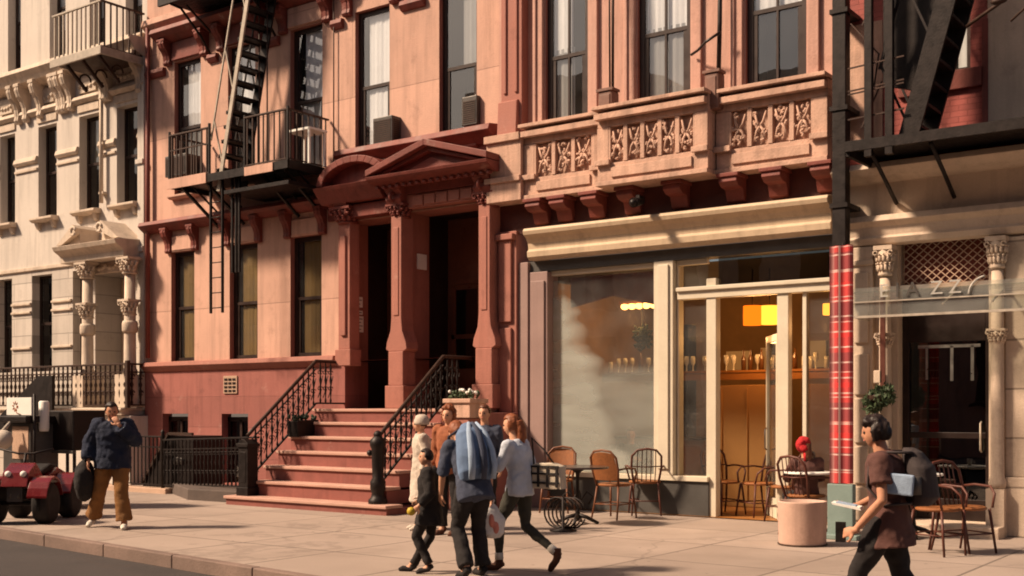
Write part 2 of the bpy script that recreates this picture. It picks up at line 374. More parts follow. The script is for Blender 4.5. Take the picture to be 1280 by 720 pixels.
def soot(m, amount=.5, k=.33, lo=.52, hi=.75, pale=.35):
    "rain-washed soot: big vertical runs plus blotches with their own outline"
    nt = m.node_tree; L = nt.links.new; p = [n for n in nt.nodes if n.type == 'BSDF_PRINCIPLED'][0]
    src = p.inputs['Base Color'].links[0].from_socket
    tc = N(nt, 'ShaderNodeTexCoord'); mp = N(nt, 'ShaderNodeMapping'); mp.inputs['Scale'].default_value = (3.2, 3.2, .28); L(tc.outputs['Object'], mp.inputs[0])
    n = N(nt, 'ShaderNodeTexNoise'); n.inputs['Scale'].default_value = 1.; n.inputs['Detail'].default_value = 9; n.inputs['Roughness'].default_value = .7; L(mp.outputs[0], n.inputs['Vector'])
    dk = mix_rgb(nt, 1., src, (k, k*.9, k*.85), 'MULTIPLY')
    c = mix_rgb(nt, ramp(nt, n.outputs[0], lo, hi, 0, amount), src, dk)
    n2 = N(nt, 'ShaderNodeTexNoise'); n2.inputs['Scale'].default_value = 2.4; n2.inputs['Detail'].default_value = 10; n2.inputs['Roughness'].default_value = .75; L(tc.outputs['Object'], n2.inputs['Vector'])
    c = mix_rgb(nt, ramp(nt, n2.outputs[0], .55, .7, 0, amount*.8), c, dk)
    lt = mix_rgb(nt, .5, src, (.75, .62, .52)); c = mix_rgb(nt, ramp(nt, n2.outputs[0], .40, .28, 0, pale), c, lt)
    L(c, p.inputs['Base Color'])
for k_ in ('salmon', 'coral', 'pinkwall', 'peach', 'oxblood', 'rosewall', 'cream', 'creamj', 'creamt', 'tan', 'tanj', 'redtile', 'fascia', 'tub', 'teal'): soot(M[k_], {'fascia': .3, 'tub': .3, 'peach': .6, 'coral': .45, 'oxblood': .6}.get(k_, .45))
for k_ in ('iron', 'ironb', 'redpaint'): soot(M[k_], .5, .5, pale=.0)
M['letter'] = mat('weathered_pale_letter', (.42, .40, .37), .7, .4, 14., .2)
# ---------------------------------------------------------------- facade helpers
def facade(mb, X0, X1, Z0, Z1, opens, y=0., depth=.3, mi=0, rmi=0):
    xs = sorted({X0, X1, *[o[0] for o in opens], *[o[1] for o in opens]}); zs = sorted({Z0, Z1, *[o[2] for o in opens], *[o[3] for o in opens]})
    xs = [x for x in xs if X0 <= x <= X1]; zs = [z for z in zs if Z0 <= z <= Z1]
    for a, b in zip(xs, xs[1:]):
        for c, d in zip(zs, zs[1:]):
            mx, mz = (a+b)/2, (c+d)/2
            if any(o[0] < mx < o[1] and o[2] < mz < o[3] for o in opens): continue
            mb.quad((a, y, c), (b, y, c), (b, y, d), (a, y, d), mi)
    for o in opens:
        a, b, c, d = o[:4]; Y = y+(o[4] if len(o) > 4 else depth)
        mb.quad((a, y, c), (a, Y, c), (a, Y, d), (a, y, d), rmi)
        mb.quad((b, y, d), (b, Y, d), (b, Y, c), (b, y, c), rmi)
        mb.quad((a, y, c), (b, y, c), (b, Y, c), (a, Y, c), rmi)
        mb.quad((a, Y, d), (b, Y, d), (b, y, d), (a, y, d), rmi)
def window(parent, x0, x1, z0, z1, y, muntin=False, glassm='glass', upper=None, lower=None, fm='sash', t=.055, rail=None, room=.7):
    "sash window set at depth y: frame part, pane, curtain and dark room sub-parts"
    f = MB(); e = .002; zr = rail if rail else (z0+z1)/2
    f.box(x0+e, x0+t, y, y+.05, z0+e, z1-e); f.box(x1-t, x1-e, y, y+.05, z0+e, z1-e)
    f.box(x0+t, x1-t, y, y+.05, z1-t, z1-e); f.box(x0+t, x1-t, y, y+.05, z0+e, z0+t*1.5)
    f.box(x0+t, x1-t, y+.004, y+.046, zr-.03, zr+.03)
    f.box(x0+t, x0+t*1.7, y+.012, y+.048, z0+t*1.5, zr-.03); f.box(x1-t*1.7, x1-t, y+.012, y+.048, z0+t*1.5, zr-.03)
    if muntin: 
        xm = (x0+x1)/2; f.box(xm-.017, xm+.017, y+.006, y+.045, z0+t*1.5, zr-.03); f.box(xm-.017, xm+.017, y+.006, y+.045, zr+.03, z1-t)
    w = f.build('window', M[fm], parent)
    g = MB(); g.quad((x0+t, y+.032, z0+t), (x1-t, y+.032, z0+t), (x1-t, y+.032, zr), (x0+t, y+.032, zr)); g.quad((x0+t, y+.022, zr), (x1-t, y+.022, zr), (x1-t, y+.022, z1-t), (x0+t, y+.022, z1-t))
    g.build('pane', M[glassm], w)
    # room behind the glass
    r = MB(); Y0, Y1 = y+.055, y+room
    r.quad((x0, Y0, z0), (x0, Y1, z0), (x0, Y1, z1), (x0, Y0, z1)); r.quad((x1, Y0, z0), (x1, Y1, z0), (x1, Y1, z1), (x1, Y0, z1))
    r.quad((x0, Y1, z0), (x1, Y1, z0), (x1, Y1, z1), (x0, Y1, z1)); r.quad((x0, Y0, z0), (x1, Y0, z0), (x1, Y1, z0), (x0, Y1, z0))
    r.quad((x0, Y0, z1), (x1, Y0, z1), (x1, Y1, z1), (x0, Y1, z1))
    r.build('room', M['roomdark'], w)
    for nm, spec in (('curtain', upper), ('curtain', lower)):
        if not spec: continue
        mname, a, b, c, d = spec         # material and fractions of the opening
        cx0, cx1 = x0+(x1-x0)*a, x0+(x1-x0)*b; cz0, cz1 = z0+(z1-z0)*c, z0+(z1-z0)*d
        k = MB(); n = max(6, int((cx1-cx0)/.03)); top, bot = [], []
        for i in range(n+1):
            xx = cx0+(cx1-cx0)*i/n; yy = y+.066+.006*math.sin(i*1.9)+.006*math.sin(i*.7)
            bot.append(k.bm.verts.new((xx, yy, cz0))); top.append(k.bm.verts.new((xx, yy, cz1)))
        for i in range(n):
            q = k.bm.faces.new((bot[i], bot[i+1], top[i+1], top[i])); q.smooth = True
        k.build(nm, M[mname], w, recalc=False)
    return w
def sill(parent, x0, x1, z, m, y=0., out=.12, h=.11, over=.08, br=False, name='sill'):
    s = MB(); s.prism([(y+.02, z), (y-out, z-.02), (y-out, z-h*.6), (y-out*.6, z-h), (y+.02, z-h)], x0-over, x1+over)
    if br:
        for x in (x0, x1-.12): s.prism([(y+.01, z-h), (y-out*.6, z-h), (y-out*.3, z-h-.14), (y+.01, z-h-.17)], x, x+.12)
    return s.build(name, m, parent, .008)
def cornice(parent, x0, x1, prof, m, name='cornice', bevel=.008):
    s = MB(); s.prism(prof, x0, x1); return s.build(name, m, parent, bevel)
def bracket(parent, x, w, z0, z1, out, m, y=0., name='bracket'):
    "scrolled console: deep at the top, thin at the foot"
    h = z1-z0; P_ = [(y+.02, z1), (y-out, z1), (y-out*1.02, z1-h*.12), (y-out*.86, z1-h*.3), (y-out*.62, z1-h*.42), (y-out*.42, z1-h*.6),
          (y-out*.36, z1-h*.8), (y-out*.42, z1-h*.92), (y-out*.3, z0), (y+.02, z0)]
    s = MB(); s.prism(P_, x-w/2, x+w/2)
    s.box(x-w*.62, x+w*.62, y-out*1.06, y+.02, z1-h*.02, z1+h*.08)
    s.prism([(a if a > y else a-.012, b) for a, b in P_[1:-1]]+[(y, z0+.02), (y, z1-.02)], x-w*.18, x+w*.18)
    return s.build(name, m, parent, .008)
def capital(parent, x, y, z, w, h, m, name='capital', seed=0):
    "leafy column head"
    rr = random.Random(seed+int(x*97)); s = MB()
    s.box(x-w*.62, x+w*.62, y-w*.62, y+w*.5, z+h*.86, z+h)
    s.lathe([(w*.42, z), (w*.5, z+.02), (w*.43, z+.05), (w*.46, z+h*.5), (w*.62, z+h*.86)], (x, y, 0), 12)
    for row, zz, r in ((0, .28, .5), (1, .58, .56)):
        for k in range(7):
            a = PI+PI*(k+.5*row)/6.5; c = (x+math.cos(a)*w*r, y+math.sin(a)*w*r, z+h*zz)
            s.ball(c, (w*.12, w*.12, h*.15), 1); s.ball((c[0]+math.cos(a)*w*.09, c[1]+math.sin(a)*w*.09, c[2]+h*.13), w*.085, 1)
    for sx in (-1, 1): s.arc((x+sx*w*.5, y-w*.55, z+h*.76), w*.14, 0, 5.2, w*.055, 'Y', 8, 6)
    return s.build(name, m, parent)
def curls(mb, cx, cz, w, h, y, rr, n=9, t=.016):
    "leaf scrolls of a carved panel"
    for _ in range(n):
        x = cx+rr.uniform(-.40, .40)*w; z = cz+rr.uniform(-.40, .40)*h; r = rr.uniform(.10, .17)*min(w, h); a = rr.uniform(0, 6.3)
        pts = [(x+r*(1-.12*i)*math.cos(a+i*.55), y+rr.uniform(-.006, .006), z+r*(1-.12*i)*math.sin(a+i*.55)) for i in range(8)]
        mb.tube(pts, [t*1.25]*5+[t, t*.8, t*.6], n=5)
    for sx in (-1, 1):
        for sz in (-1, 1):
            mb.tube([(cx, y, cz), (cx+sx*w*.2, y-.01, cz+sz*h*.12), (cx+sx*w*.36, y, cz+sz*h*.38)], [t*1.4, t*1.1, t*.8], n=5)
TOPZ = 13.5

# ================================================================ 1 cream stone house, far left
cx1 = fx(184); cx0 = fx(-70)
house = thing('stone_house', 'cream stone house with bracketed cornice and iron balcony, leftmost of the facades', 'house', (cx0, 0, 0), world=True)
Zt2, Zs2 = 8.28, 6.12
def cols(pairs, y=0): return [(fx(a, y), fx(b, y)) for a, b in pairs]
up2 = cols([(-38, -10), (0, 19), (48, 71), (99, 124), (146, 173)])
up3 = cols([(-42, -10), (-4, 15), (24, 46), (64, 96), (112, 133), (157, 180)])
up3 = cols([(10, 26), (62, 82), (112, 131), (157, 178)])
low = cols([(-30, -12), (-4, 15), (40, 65)])
dr = (fx(119), fx(160)); prt = (fx(91), fx(107))
mb = MB()
opens2 = [(a, b, Zs2, Zt2, .3) for a, b in up2]+[(a, b, 9.75, 12.3, .3) for a, b in up3]
facade(mb, cx0, cx1, 4.95, TOPZ, opens2)
mb.build('wall', M['cream'], house)
mb = MB()
facade(mb, cx0, cx1, -.05, 4.95, [(a, b, 2.5, 4.78, .3) for a, b in low]+[(prt[0], prt[1], 2.5, 4.78, .3), (dr[0], dr[1], 1.7, 4.62, .75)])
mb.build('lower_wall', M['creamj'], house)
for k, (a, b) in enumerate(up2):
    window(house, a, b, Zs2, Zt2, .2, glassm='glassd', upper=('curtgrey', .1, .9, .5, .97) if k % 2 else None)
    sill(house, a, b, Zs2, M['creamt'], out=.2, h=.12, br=True)
for k, (a, b) in enumerate(up3):
    window(house, a, b, 9.75, 12.3, .2, upper=('curtain', .05, .95, .3, .97))
    sill(house, a, b, 9.75, M['creamt'], out=.12)
for a, b in low+[prt]: window(house, a, b, 2.5, 4.78, .2, glassm='glassd')
# moulded bands on the piers between the upper windows
pier = [(up2[i][1], up2[i+1][0]) for i in range(4)]+[(up2[4][1], cx1)]
for a, b in pier:
    cornice(house, a+.02, b-.02, [(.02, 7.62), (-.05, 7.6), (-.08, 7.5), (-.04, 7.44), (.02, 7.44)], M['creamt'], 'band')
    cornice(house, a+.02, b-.02, [(.02, 7.34), (-.04, 7.33), (-.04, 7.27), (.02, 7.27)], M['creamt'], 'band')
lp = [(low[0][1], low[1][0]), (low[1][1], low[2][0]), (low[2][1], prt[0])]
for a, b in lp:
    for zz in (4.15, 3.95, 3.1): cornice(house, a+.02, b-.02, [(.02, zz), (-.05, zz-.01), (-.05, zz-.06), (.02, zz-.07)], M['creamt'], 'band')
cornice(house, cx0, fx(104), [(.02, 4.99), (-.05, 4.98), (-.05, 4.9), (.02, 4.88)], M['creamt'], 'band')
# big bracketed cornice between second and third floor
cornice(house, cx0, cx1-.02, [(.02, 9.62), (-.42, 9.60), (-.45, 9.5), (-.36, 9.40), (-.30, 9.30), (-.12, 9.22), (.02, 9.2)], M['creamt'])
cornice(house, cx0, cx1-.02, [(.02, 8.72), (-.09, 8.71), (-.12, 8.63), (-.05, 8.56), (.02, 8.55)], M['creamt'])
for i, px in enumerate((-50, -18, 26, 36, 54, 78, 84, 92, 132, 138, 178)):
    bracket(house, fx(px), .17, 8.45, 9.24, .33, M['creamt'])
for a, b in up2:     # swagged lintel panels
    s = MB(); s.box(a-.02, b+.02, -.035, .01, 8.36, 8.52); s.box(a+.05, b-.05, -.06, -.03, 8.78, 9.12)
    for k in range(5): s.ball((a+(b-a)*(.14+.18*k), -.06, 8.95-.06*math.sin(PI*(k+.5)/5)), (.07, .04, .06), 1)
    s.build('lintel_panel', M['creamt'], house)
# quoin pilaster at the right edge
s = MB(); s.box(fx(176), cx1, -.09, .0, 1.6, 9.2); s.box(fx(176)-.03, cx1, -.13, -.08, 6.9, 7.0); s.box(fx(176)-.03, cx1, -.13, -.08, 5.0, 5.12)
s.build('pilaster', M['cream'], house, .01)
# entrance portal : columns, entablature, broken pediment
pa, pb = fx(106), fx(174)
for px, w in ((112, .30), (165, .30)):
    x = fx(px, -.25); s = MB()
    s.box(x-w*.62, x+w*.62, -.55, .02, 1.65, 2.35)
    s.lathe([(w*.52, 2.35), (w*.56, 2.42), (w*.44, 2.5), (w*.42, 3.1), (w*.37, 4.6)], (x, -.3, 0), 16)
    s.lathe([(w*.5, 3.25), (w*.56, 3.3), (w*.56, 3.45), (w*.5, 3.5)], (x, -.3, 0), 16)
    s.build('column', M['creamt'], house)
    capital(house, x, -.3, 3.62, .3, .34, M['creamt']); capital(house, x, -.3, 4.5, .34, .36, M['creamt'])
s = MB()
s.prism([(.02, 4.87), (-.5, 4.87), (-.5, 5.0), (-.55, 5.05), (-.68, 5.13), (-.72, 5.22), (-.5, 5.25), (.02, 5.28)], pa-.18, pb+.14)
s.box(dr[0]+.05, dr[1]-.05, -.12, .01, 4.63, 4.86)
s.build('entablature', M['creamt'], house, .01)
for sg, xa in ((1, pa-.16), (-1, pb+.12)):
    s = MB(); s.prism([(xa, 5.26), (xa+sg*.62, 5.68), (xa+sg*.74, 5.60), (xa+sg*.72, 5.48), (xa+sg*.2, 5.26)], -.62, .0, axis='Y')
    s.arc((xa+sg*.66, -.62, 5.53), .09, 0, 5.6, .035, 'Y'); s.prism([(xa+sg*.25, 5.27), (xa+sg*.75, 5.27), (xa+sg*.72, 5.5)], -.5, 0., axis='Y')
    s.build('pediment', M['creamt'], house)
s = MB()
for i in range(9): s.ball((dr[0]+.1+i*(dr[1]-dr[0]-.2)/8, -.14, 4.75+.03*math.sin(i*2)), (.08, .05, .06), 1)
s.build('garland', M['creamt'], house)
s = MB(); s.box(dr[0]+.02, dr[0]+.3, .66, .74, 1.72, 4.6); s.box(dr[0]+.36, dr[1]-.06, .7, .78, 1.72, 4.0); s.box(dr[0]+.36, dr[1]-.06, .68, .72, 4.08, 4.18)
dd = s.build('door', M['tan'], house, .01)
s = MB(); s.box(dr[0]+.55, dr[1]-.22, .685, .698, 2.6, 3.85); s.build('pane', M['glassd'], dd)
s = MB(); s.box(dr[0], dr[1], .80, .84, 1.7, 4.62); s.build('inner_wall', M['roomdark'], house)
# drainpipe between windows
s = MB(); x = fx(131.5); s.tube([(x, -.1, 6.2), (x, -.1, 8.9)], .045, 8)
for z in (6.4, 7.5, 8.6): s.box(x-.08, x+.08, -.12, .0, z, z+.05)
s.build('drainpipe', M['creamt'], house)

# ================================================================ 2 brownstone with the high stoop
rx0 = cx1; rx1 = fx(624)
brown = thing('brownstone_house', 'salmon and oxblood brownstone with twin pedimented doorways above a high stoop', 'house', (rx0, 0, 0), world=True)
g_w = cols([(214, 243), (287, 322), (363, 402)])
u_w = cols([(218, 251), (285, 319), (363, 403), (444, 487), (549, 596)])
b_w = cols([(206, 238), (280, 313)])
d1 = (fx(434), fx(500)); d2 = (fx(511), fx(606))
DT1, DT2 = fz(480, 272), fz(570, 258)
Ug0, Ug1 = 2.56, 4.92
Uz0, Uz1 = 6.12, 8.92
mb = MB()
facade(mb, rx0, rx1, 2.5, TOPZ, [(a, b, Ug0, Ug1, .34) for a, b in g_w]+[(a, b, Uz0, Uz1, .34) for a, b in u_w]+
       [(d1[0], d1[1], 2.5, DT1, .56), (d2[0], d2[1], 2.5, DT2, .56)], rmi=1)
mb.build('wall', [M['salmon'], M['rosewall']], brown)
mb = MB()
facade(mb, rx0, rx1, -.05, 2.5, [(a, b, .12, fz(220, 517), .25) for a, b in b_w]+[(d1[0], d1[1], 1.62, 2.5, .62), (d2[0], d2[1], 1.62, 2.5, .62)], y=-.06)
mb.build('base_wall', M['coral'], brown)
for a, b in b_w:
    f = MB(); f.box(a, a+.06, .1, .17, .12, 1.45); f.box(b-.06, b, .1, .17, .12, 1.45); f.box(a, b, .1, .17, 1.36, 1.45); f.box((a+b)/2-.03, (a+b)/2+.03, .1, .17, .12, 1.4)
    w = f.build('window', M['sash'], brown); q = MB(); q.box(a, b, .13, .14, .12, 1.45); q.build('pane', M['glassd'], w)
    q = MB(); q.box(a, b, .19, .5, .12, 1.45); q.build('room', M['roomdark'], w)
for k, (a, b) in enumerate(g_w):
    window(brown, a, b, Ug0, Ug1, .11, glassm='glass', upper=('blindy', .25, .98, .02, .97), t=.09)
for k, (a, b) in enumerate(u_w):
    w = b-a
    up = [('curtain', .3, .98, .52, .98), ('curtain', .3, .98, .52, .98), ('curtain', .3, .99, .5, .98), ('curtain', .25, .99, .03, .98), ('curtgrey', .5, .98, .5, .98)][k]
    lo = [('curtgrey', .3, .98, .02, .5), None, ('curtgrey', .2, .9, .02, .5), None, None][k]
    window(brown, a, b, Uz0, Uz1, .10, glassm='glassu', upper=up, lower=lo, t=.085)
    sill(brown, a, b, Uz0, M['oxblood'] if k > 3 else M['salmon'], out=.13, h=.10)
# water table
cornice(brown, rx0+.01, fx(424), [(.02, 2.62), (-.16, 2.60), (-.18, 2.52), (-.10, 2.42), (-.05, 2.40), (.02, 2.40)], M['rosewall'], 'water_table')
# string course and hoods over the ground windows
Zc = fz(186, 281)
cornice(brown, rx0+.01, fx(410), [(.02, Zc+.03), (-.22, Zc+.01), (-.26, Zc-.07), (-.20, Zc-.13), (-.10, Zc-.2), (.02, Zc-.22)], M['oxblood'])
for (a, b), zt in zip(g_w, (Ug1,)*3):
    for x in (a-.04, b+.06): bracket(brown, x, .17, zt-.02, Zc-.2, .20, M['oxblood'])
    s = MB(); s.box(a+.08, b-.06, -.05, .02, zt+.03, zt+.32); s.box(a+.02, b, -.03, .02, zt-.0, zt+.035); s.build('lintel_panel', M['salmon'], brown, .006)
# hoods over the upper windows
Zh = 9.62
for k, (a, b) in enumerate(u_w[:3]):
    cornice(brown, a-.42, b+.42, [(.02, Zh), (-.30, Zh-.02), (-.34, Zh-.12), (-.24, Zh-.2), (-.1, Zh-.27), (.02, Zh-.3)], M['oxblood'], 'hood')
    for x in (a-.16, b+.16): bracket(brown, x, .2, Uz1-.05, Zh-.28, .24, M['oxblood'])
    s = MB(); s.box(a-.02, b+.02, -.06, .02, Uz1+.03, Zh-.3); s.build('lintel_panel', M['oxblood' if k != 2 else 'salmon'], brown, .006)
cornice(brown, rx0+.01, fx(530), [(.02, Uz1-.02), (-.07, Uz1-.03), (-.09, Uz1-.1), (-.04, Uz1-.15), (.02, Uz1-.16)], M['oxblood'], 'band') if False else None
for a, b in [(rx0+.02, u_w[0][0]-.28), (u_w[0][1]+.28, u_w[1][0]-.28), (u_w[1][1]+.28, u_w[2][0]-.28), (u_w[2][1]+.28, u_w[3][0]-.28), (u_w[3][1]+.3, u_w[4][0]-.3)]:
    cornice(brown, a, b, [(.02, Uz1-.05), (-.08, Uz1-.06), (-.10, Uz1-.14), (-.05, Uz1-.22), (.02, Uz1-.24)], M['oxblood'], 'band')
for k in (3, 4):
    a, b = u_w[k]; cornice(brown, a-.42, b+.42, [(.02, Zh+.1), (-.30, Zh+.08), (-.34, Zh), (-.1, Zh-.2), (.02, Zh-.25)], M['oxblood'], 'hood')
    for x in (a-.16, b+.16): bracket(brown, x, .2, Uz1-.05, Zh-.16, .24, M['oxblood'])
# cornice band behind the fire escape, between first and second storey
s = MB(); s.prism([(.02, 9.95), (-.14, 9.93), (-.17, 9.8), (-.06, 9.7), (.02, 9.7)], rx0+.01, rx1); s.build('band', M['salmon'], brown, .006)
# ledge under the upper windows that carries the pediments
Zl = fz(432, 193)
cornice(brown, fx(430), rx1-.01, [(.02, Zl+.06), (-.26, Zl+.02), (-.30, Zl-.08), (-.2, Zl-.16), (-.1, Zl-.26), (.02, Zl-.28)], M['oxblood'], 'ledge')
s = MB(); s.box(fx(412), rx1-.01, -.05, .01, DT2+.02, Zl-.26); s.build('frieze_wall', M['oxblood'], brown)
def portal(xl, xr, zt, kind):
    "door surround: two carved piers, frieze, pediment"
    EO = .38
    for x in (xl, xr):
        w = .31
        s = MB(); s.box(x-w*.7, x+w*.7, -EO, .0, 1.62, 2.02); s.box(x-w*.55, x+w*.55, -EO*.9, .0, 2.02, 2.62)
        s.prism([(x-w*.55, 2.62), (x-w*.78, 2.66), (x-w*.72, 2.78), (x-w*.45, 2.98), (x-w*.38, 3.2), (x-w*.38, zt-.1), (x+w*.38, zt-.1), (x+w*.38, 3.2), (x+w*.45, 2.98), (x+w*.72, 2.78), (x+w*.78, 2.66), (x+w*.55, 2.62)], -EO*.86, 0., axis='Y')
        s.box(x-w*.2, x+w*.2, -EO*.9, -EO*.8, 3.25, zt-.3)
        s.build('pilaster', M['rosewall'], brown, .012)
        capital(brown, x, -EO*.45, zt-.14, .34, .25, M['oxblood'])
        b = MB(); b.prism([(0, zt+.1), (-EO*1.0, zt+.1), (-EO*1.12, zt+.18), (-EO*.98, zt+.27), (-EO*1.2, zt+.34), (-EO*1.25, zt+.40), (0, zt+.40)], x-.17, x+.17)
        b.arc((x, -EO*1.12, zt+.22), .07, 0, 5.5, .03, 'X'); b.build('console', M['oxblood'], brown, .01)
    s = MB(); s.box(xl-.1, xr+.1, -EO*.62, .0, zt+.02, zt+.26)
    n = 5
    for k in range(n):
        x = xl+.3+(xr-xl-.6)*(k+.5)/n; s.box(x-(xr-xl-.6)/n*.44, x+(xr-xl-.6)/n*.44, -EO*.7, -EO*.6, zt+.05, zt+.23)
    s.build('door_lintel', M['rosewall'], brown, .01)
    s = MB(); s.box(xl-.2, xr+.2, -EO*.75, .0, zt+.265, zt+.40); s.build('frieze', M['oxblood'], brown)
    z = zt+.40
    s = MB(); s.prism([(.02, z), (-.50, z), (-.56, z+.03), (-.66, z+.06), (-.72, z+.1), (-.74, z+.15), (.02, z+.16)], xl-.36, xr+.36)
    n = 17
    for k in range(n):
        x = xl-.25+(xr-xl+.5)*k/(n-1); s.box(x-.035, x+.035, -.56, -.48, z-.05, z+.0)
    s.build('door_cornice', M['oxblood'], brown, .008)
    z += .16; xm = (xl+xr)/2; hw = (xr-xl)/2+.36
    s = MB()
    if kind == 'tri':
        hh = .38
        for sg in (-1, 1):
            s.prism([(xm+sg*hw, z), (xm, z+hh), (xm, z+hh+.11), (xm+sg*hw, z+.11)], -.74, .02, axis='Y')
            s.prism([(xm+sg*(hw-.25), z+.0), (xm, z+hh-.08), (xm, z+hh+.005), (xm+sg*(hw-.1), z+.0)], -.62, .02, axis='Y')
        s.prism([(xm-hw+.1, z), (xm+hw-.1, z), (xm, z+hh)], -.5, .02, axis='Y')
        s.prism([(xm-hw+.75, z+.03), (xm+hw-.75, z+.03), (xm, z+hh-.16)], -.54, -.45, axis='Y')
    else:
        hh = .62; pts = [(xm+hw*.86*math.cos(a), z+hh*math.sin(a)) for a in [PI*k/14 for k in range(15)]]
        out = [(xm+(hw*.86+.16)*math.cos(a), z+(hh+.15)*math.sin(a)) for a in [PI*k/14 for k in range(15)]]
        for k in range(14): s.prism([pts[k], pts[k+1], out[k+1], out[k]], -.70, .02, axis='Y')
        s.prism(pts, -.44, .02, axis='Y')
        for sg in (-1, 1): s.box(xm+sg*(hw-.1)-.13, xm+sg*(hw-.1)+.13, -.72, .0, z, z+.36); s.ball((xm+sg*(hw-.1), -.6, z+.42), .1)
    s.build('pediment', M['oxblood'], brown, .01)
portal(fx(494, -.35), fx(604, -.35), DT2, 'tri')
# first doorway shares the middle pier: its own left pier and arched hood
xl = fx(428, -.3); xr = fx(494, -.35)
w = .32; s = MB(); s.box(xl-w*.6, xl+w*.6, -.3, .0, 2.4, 2.7); s.box(xl-w*.45, xl+w*.45, -.26, 0, 2.7, DT1-.05); s.box(xl-w*.2, xl+w*.2, -.3, -.25, 2.95, DT1-.3)
s.build('pilaster', M['rosewall'], brown, .012); capital(brown, xl, -.15, DT1-.08, .4, .3, M['oxblood'])
s = MB(); s.box(xl-.1, xr-.2, -.28, .0, DT1+.02, DT1+.25); s.build('door_lintel', M['oxblood'], brown, .01)
z = DT1+.48
s = MB(); s.prism([(.02, z-.2), (-.4, z-.2), (-.48, z-.1), (-.58, z+.02), (-.62, z+.08), (.02, z+.1)], xl-.45, xr-.25); s.build('door_cornice', M['oxblood'], brown, .008)
xm, hw, hh = (xl+xr)/2-.2, .72, .36; z += .1
s = MB()
pts = [(xm+hw*math.cos(PI*k/14), z+hh*math.sin(PI*k/14)) for k in range(15)]; out = [(xm+(hw+.15)*math.cos(PI*k/14), z+(hh+.12)*math.sin(PI*k/14)) for k in range(15)]
for k in range(14): s.prism([pts[k], pts[k+1], out[k+1], out[k]], -.58, .02, axis='Y')
s.prism(pts, -.36, .02, axis='Y'); s.box(xm+hw-.02, xm+hw+.26, -.6, 0, z, z+.26); s.build('pediment', M['oxblood'], brown, .01)
for x in (xl, ): 
    b = MB(); b.prism([(0, DT1+.2), (-.34, DT1+.2), (-.4, DT1+.3), (-.34, DT1+.38), (0, DT1+.38)], x-.16, x+.16); b.build('console', M['oxblood'], brown, .01)
# side walls of the door niches (painted rose) and the doors in the dark
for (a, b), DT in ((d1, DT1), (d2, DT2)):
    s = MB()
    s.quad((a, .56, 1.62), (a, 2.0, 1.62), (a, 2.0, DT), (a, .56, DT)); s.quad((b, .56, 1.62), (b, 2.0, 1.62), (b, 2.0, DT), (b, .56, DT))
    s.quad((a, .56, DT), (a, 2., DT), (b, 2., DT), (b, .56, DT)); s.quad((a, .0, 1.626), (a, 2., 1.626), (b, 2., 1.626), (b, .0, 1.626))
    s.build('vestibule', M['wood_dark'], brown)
    s = MB(); s.box(a, b, 1.1, 1.16, 1.63, DT); s.box(a+.12, b-.12, 1.06, 1.1, 3.9, 4.0)
    for q in (0, 1):
        x0 = a+.1+(b-a-.2)/2*q; x1 = x0+(b-a-.2)/2-.06
        s.box(x0, x0+.08, 1.07, 1.1, 1.7, 3.85); s.box(x1-.08, x1, 1.07, 1.1, 1.7, 3.85); s.box(x0, x1, 1.07, 1.1, 1.7, 2.3); s.box(x0, x1, 1.07, 1.1, 2.9, 2.98)
    do = s.build('door', M['doorbrown'], brown); q = MB(); q.box(a+.2, b-.2, 1.092, 1.096, 2.35, 3.8); q.build('pane', M['glassd'], do)
    q = MB(); q.ball(((a+b)/2-.08, 1.04, 2.7), .035); q.build('door_knob', M['steel'], do)
# quoin wall strips
s = MB(); x0 = fx(612); s.box(x0, rx1-.01, -.1, .01, 1.6, DT2-.1); s.build('pilaster', M['rosewall'], brown, .012)
# downpipe at the left edge
s = MB(); x = fx(189.5); s.tube([(x, -.1, 2.7), (x, -.1, 9.9)], .05, 8); s.build('drainpipe', M['oxblood'], brown)
s = MB(); x = fx(420); s.tube([(x, -.06, 6.2), (x, -.06, 9.9)], .012, 6); s.build('cable', M['ironb'], brown)

# ================================================================ 3 pink sandstone house above the cafe
px0 = rx1; px1 = fx(1046)
pink = thing('sandstone_house', 'pink sandstone house with carved floral bay panels above a glazed cafe front', 'house', (px0, 0, 0), world=True)
W3 = cols([(682, 735), (797, 863), (932, 1008)])
sh0, sh1 = fx(660), fx(1043)          # shop opening
mb = MB()
facade(mb, px0, px1, 4.5, TOPZ, [(a, b, 6.15, 9.4, .32) for a, b in W3], rmi=1)
mb.build('wall', [M['pinkwall'], M['rosewall']], pink)
for k, (a, b) in enumerate(W3):
    window(pink, a, b, 6.15, 9.4, .06, glassm='glassu', muntin=True, t=.09, rail=fz((690, 800, 940)[k], (72, 45, 15)[k]),
           upper=('curtain', .12, (.55, 1., 1.)[k], .38, .98), lower=('curtgrey', .12, .97, .03, .40) if k == 1 else ('curtgrey', .12, .6, .03, .40) if k == 0 else None)
    sill(pink, a, b, 6.15, M['peach'], out=.1, h=.09)
    s = MB()
    for x, sg in ((a-.2, 1), (b+.03, 1)): s.box(x, x+.17, -.06, .01, 6.15, 9.8)
    s.box(a-.2, a-.14, -.09, -.05, 6.15, 9.8); s.build('window_surround', M['pinkwall'], pink, .01)
# giant pilaster at the left edge
s = MB(); a, b = fx(629, -.12), fx(655, -.12)
s.box(a, b, -.18, .01, 6.0, TOPZ); s.box(a+.06, a+.12, -.21, -.17, 6.8, TOPZ); s.box(b-.14, b-.08, -.21, -.17, 6.8, TOPZ)
s.prism([(.01, 6.75), (-.24, 6.66), (-.27, 6.1), (.01, 6.05)], a-.02, b-.06); s.build('pilaster', M['rosewall'], pink, .012)
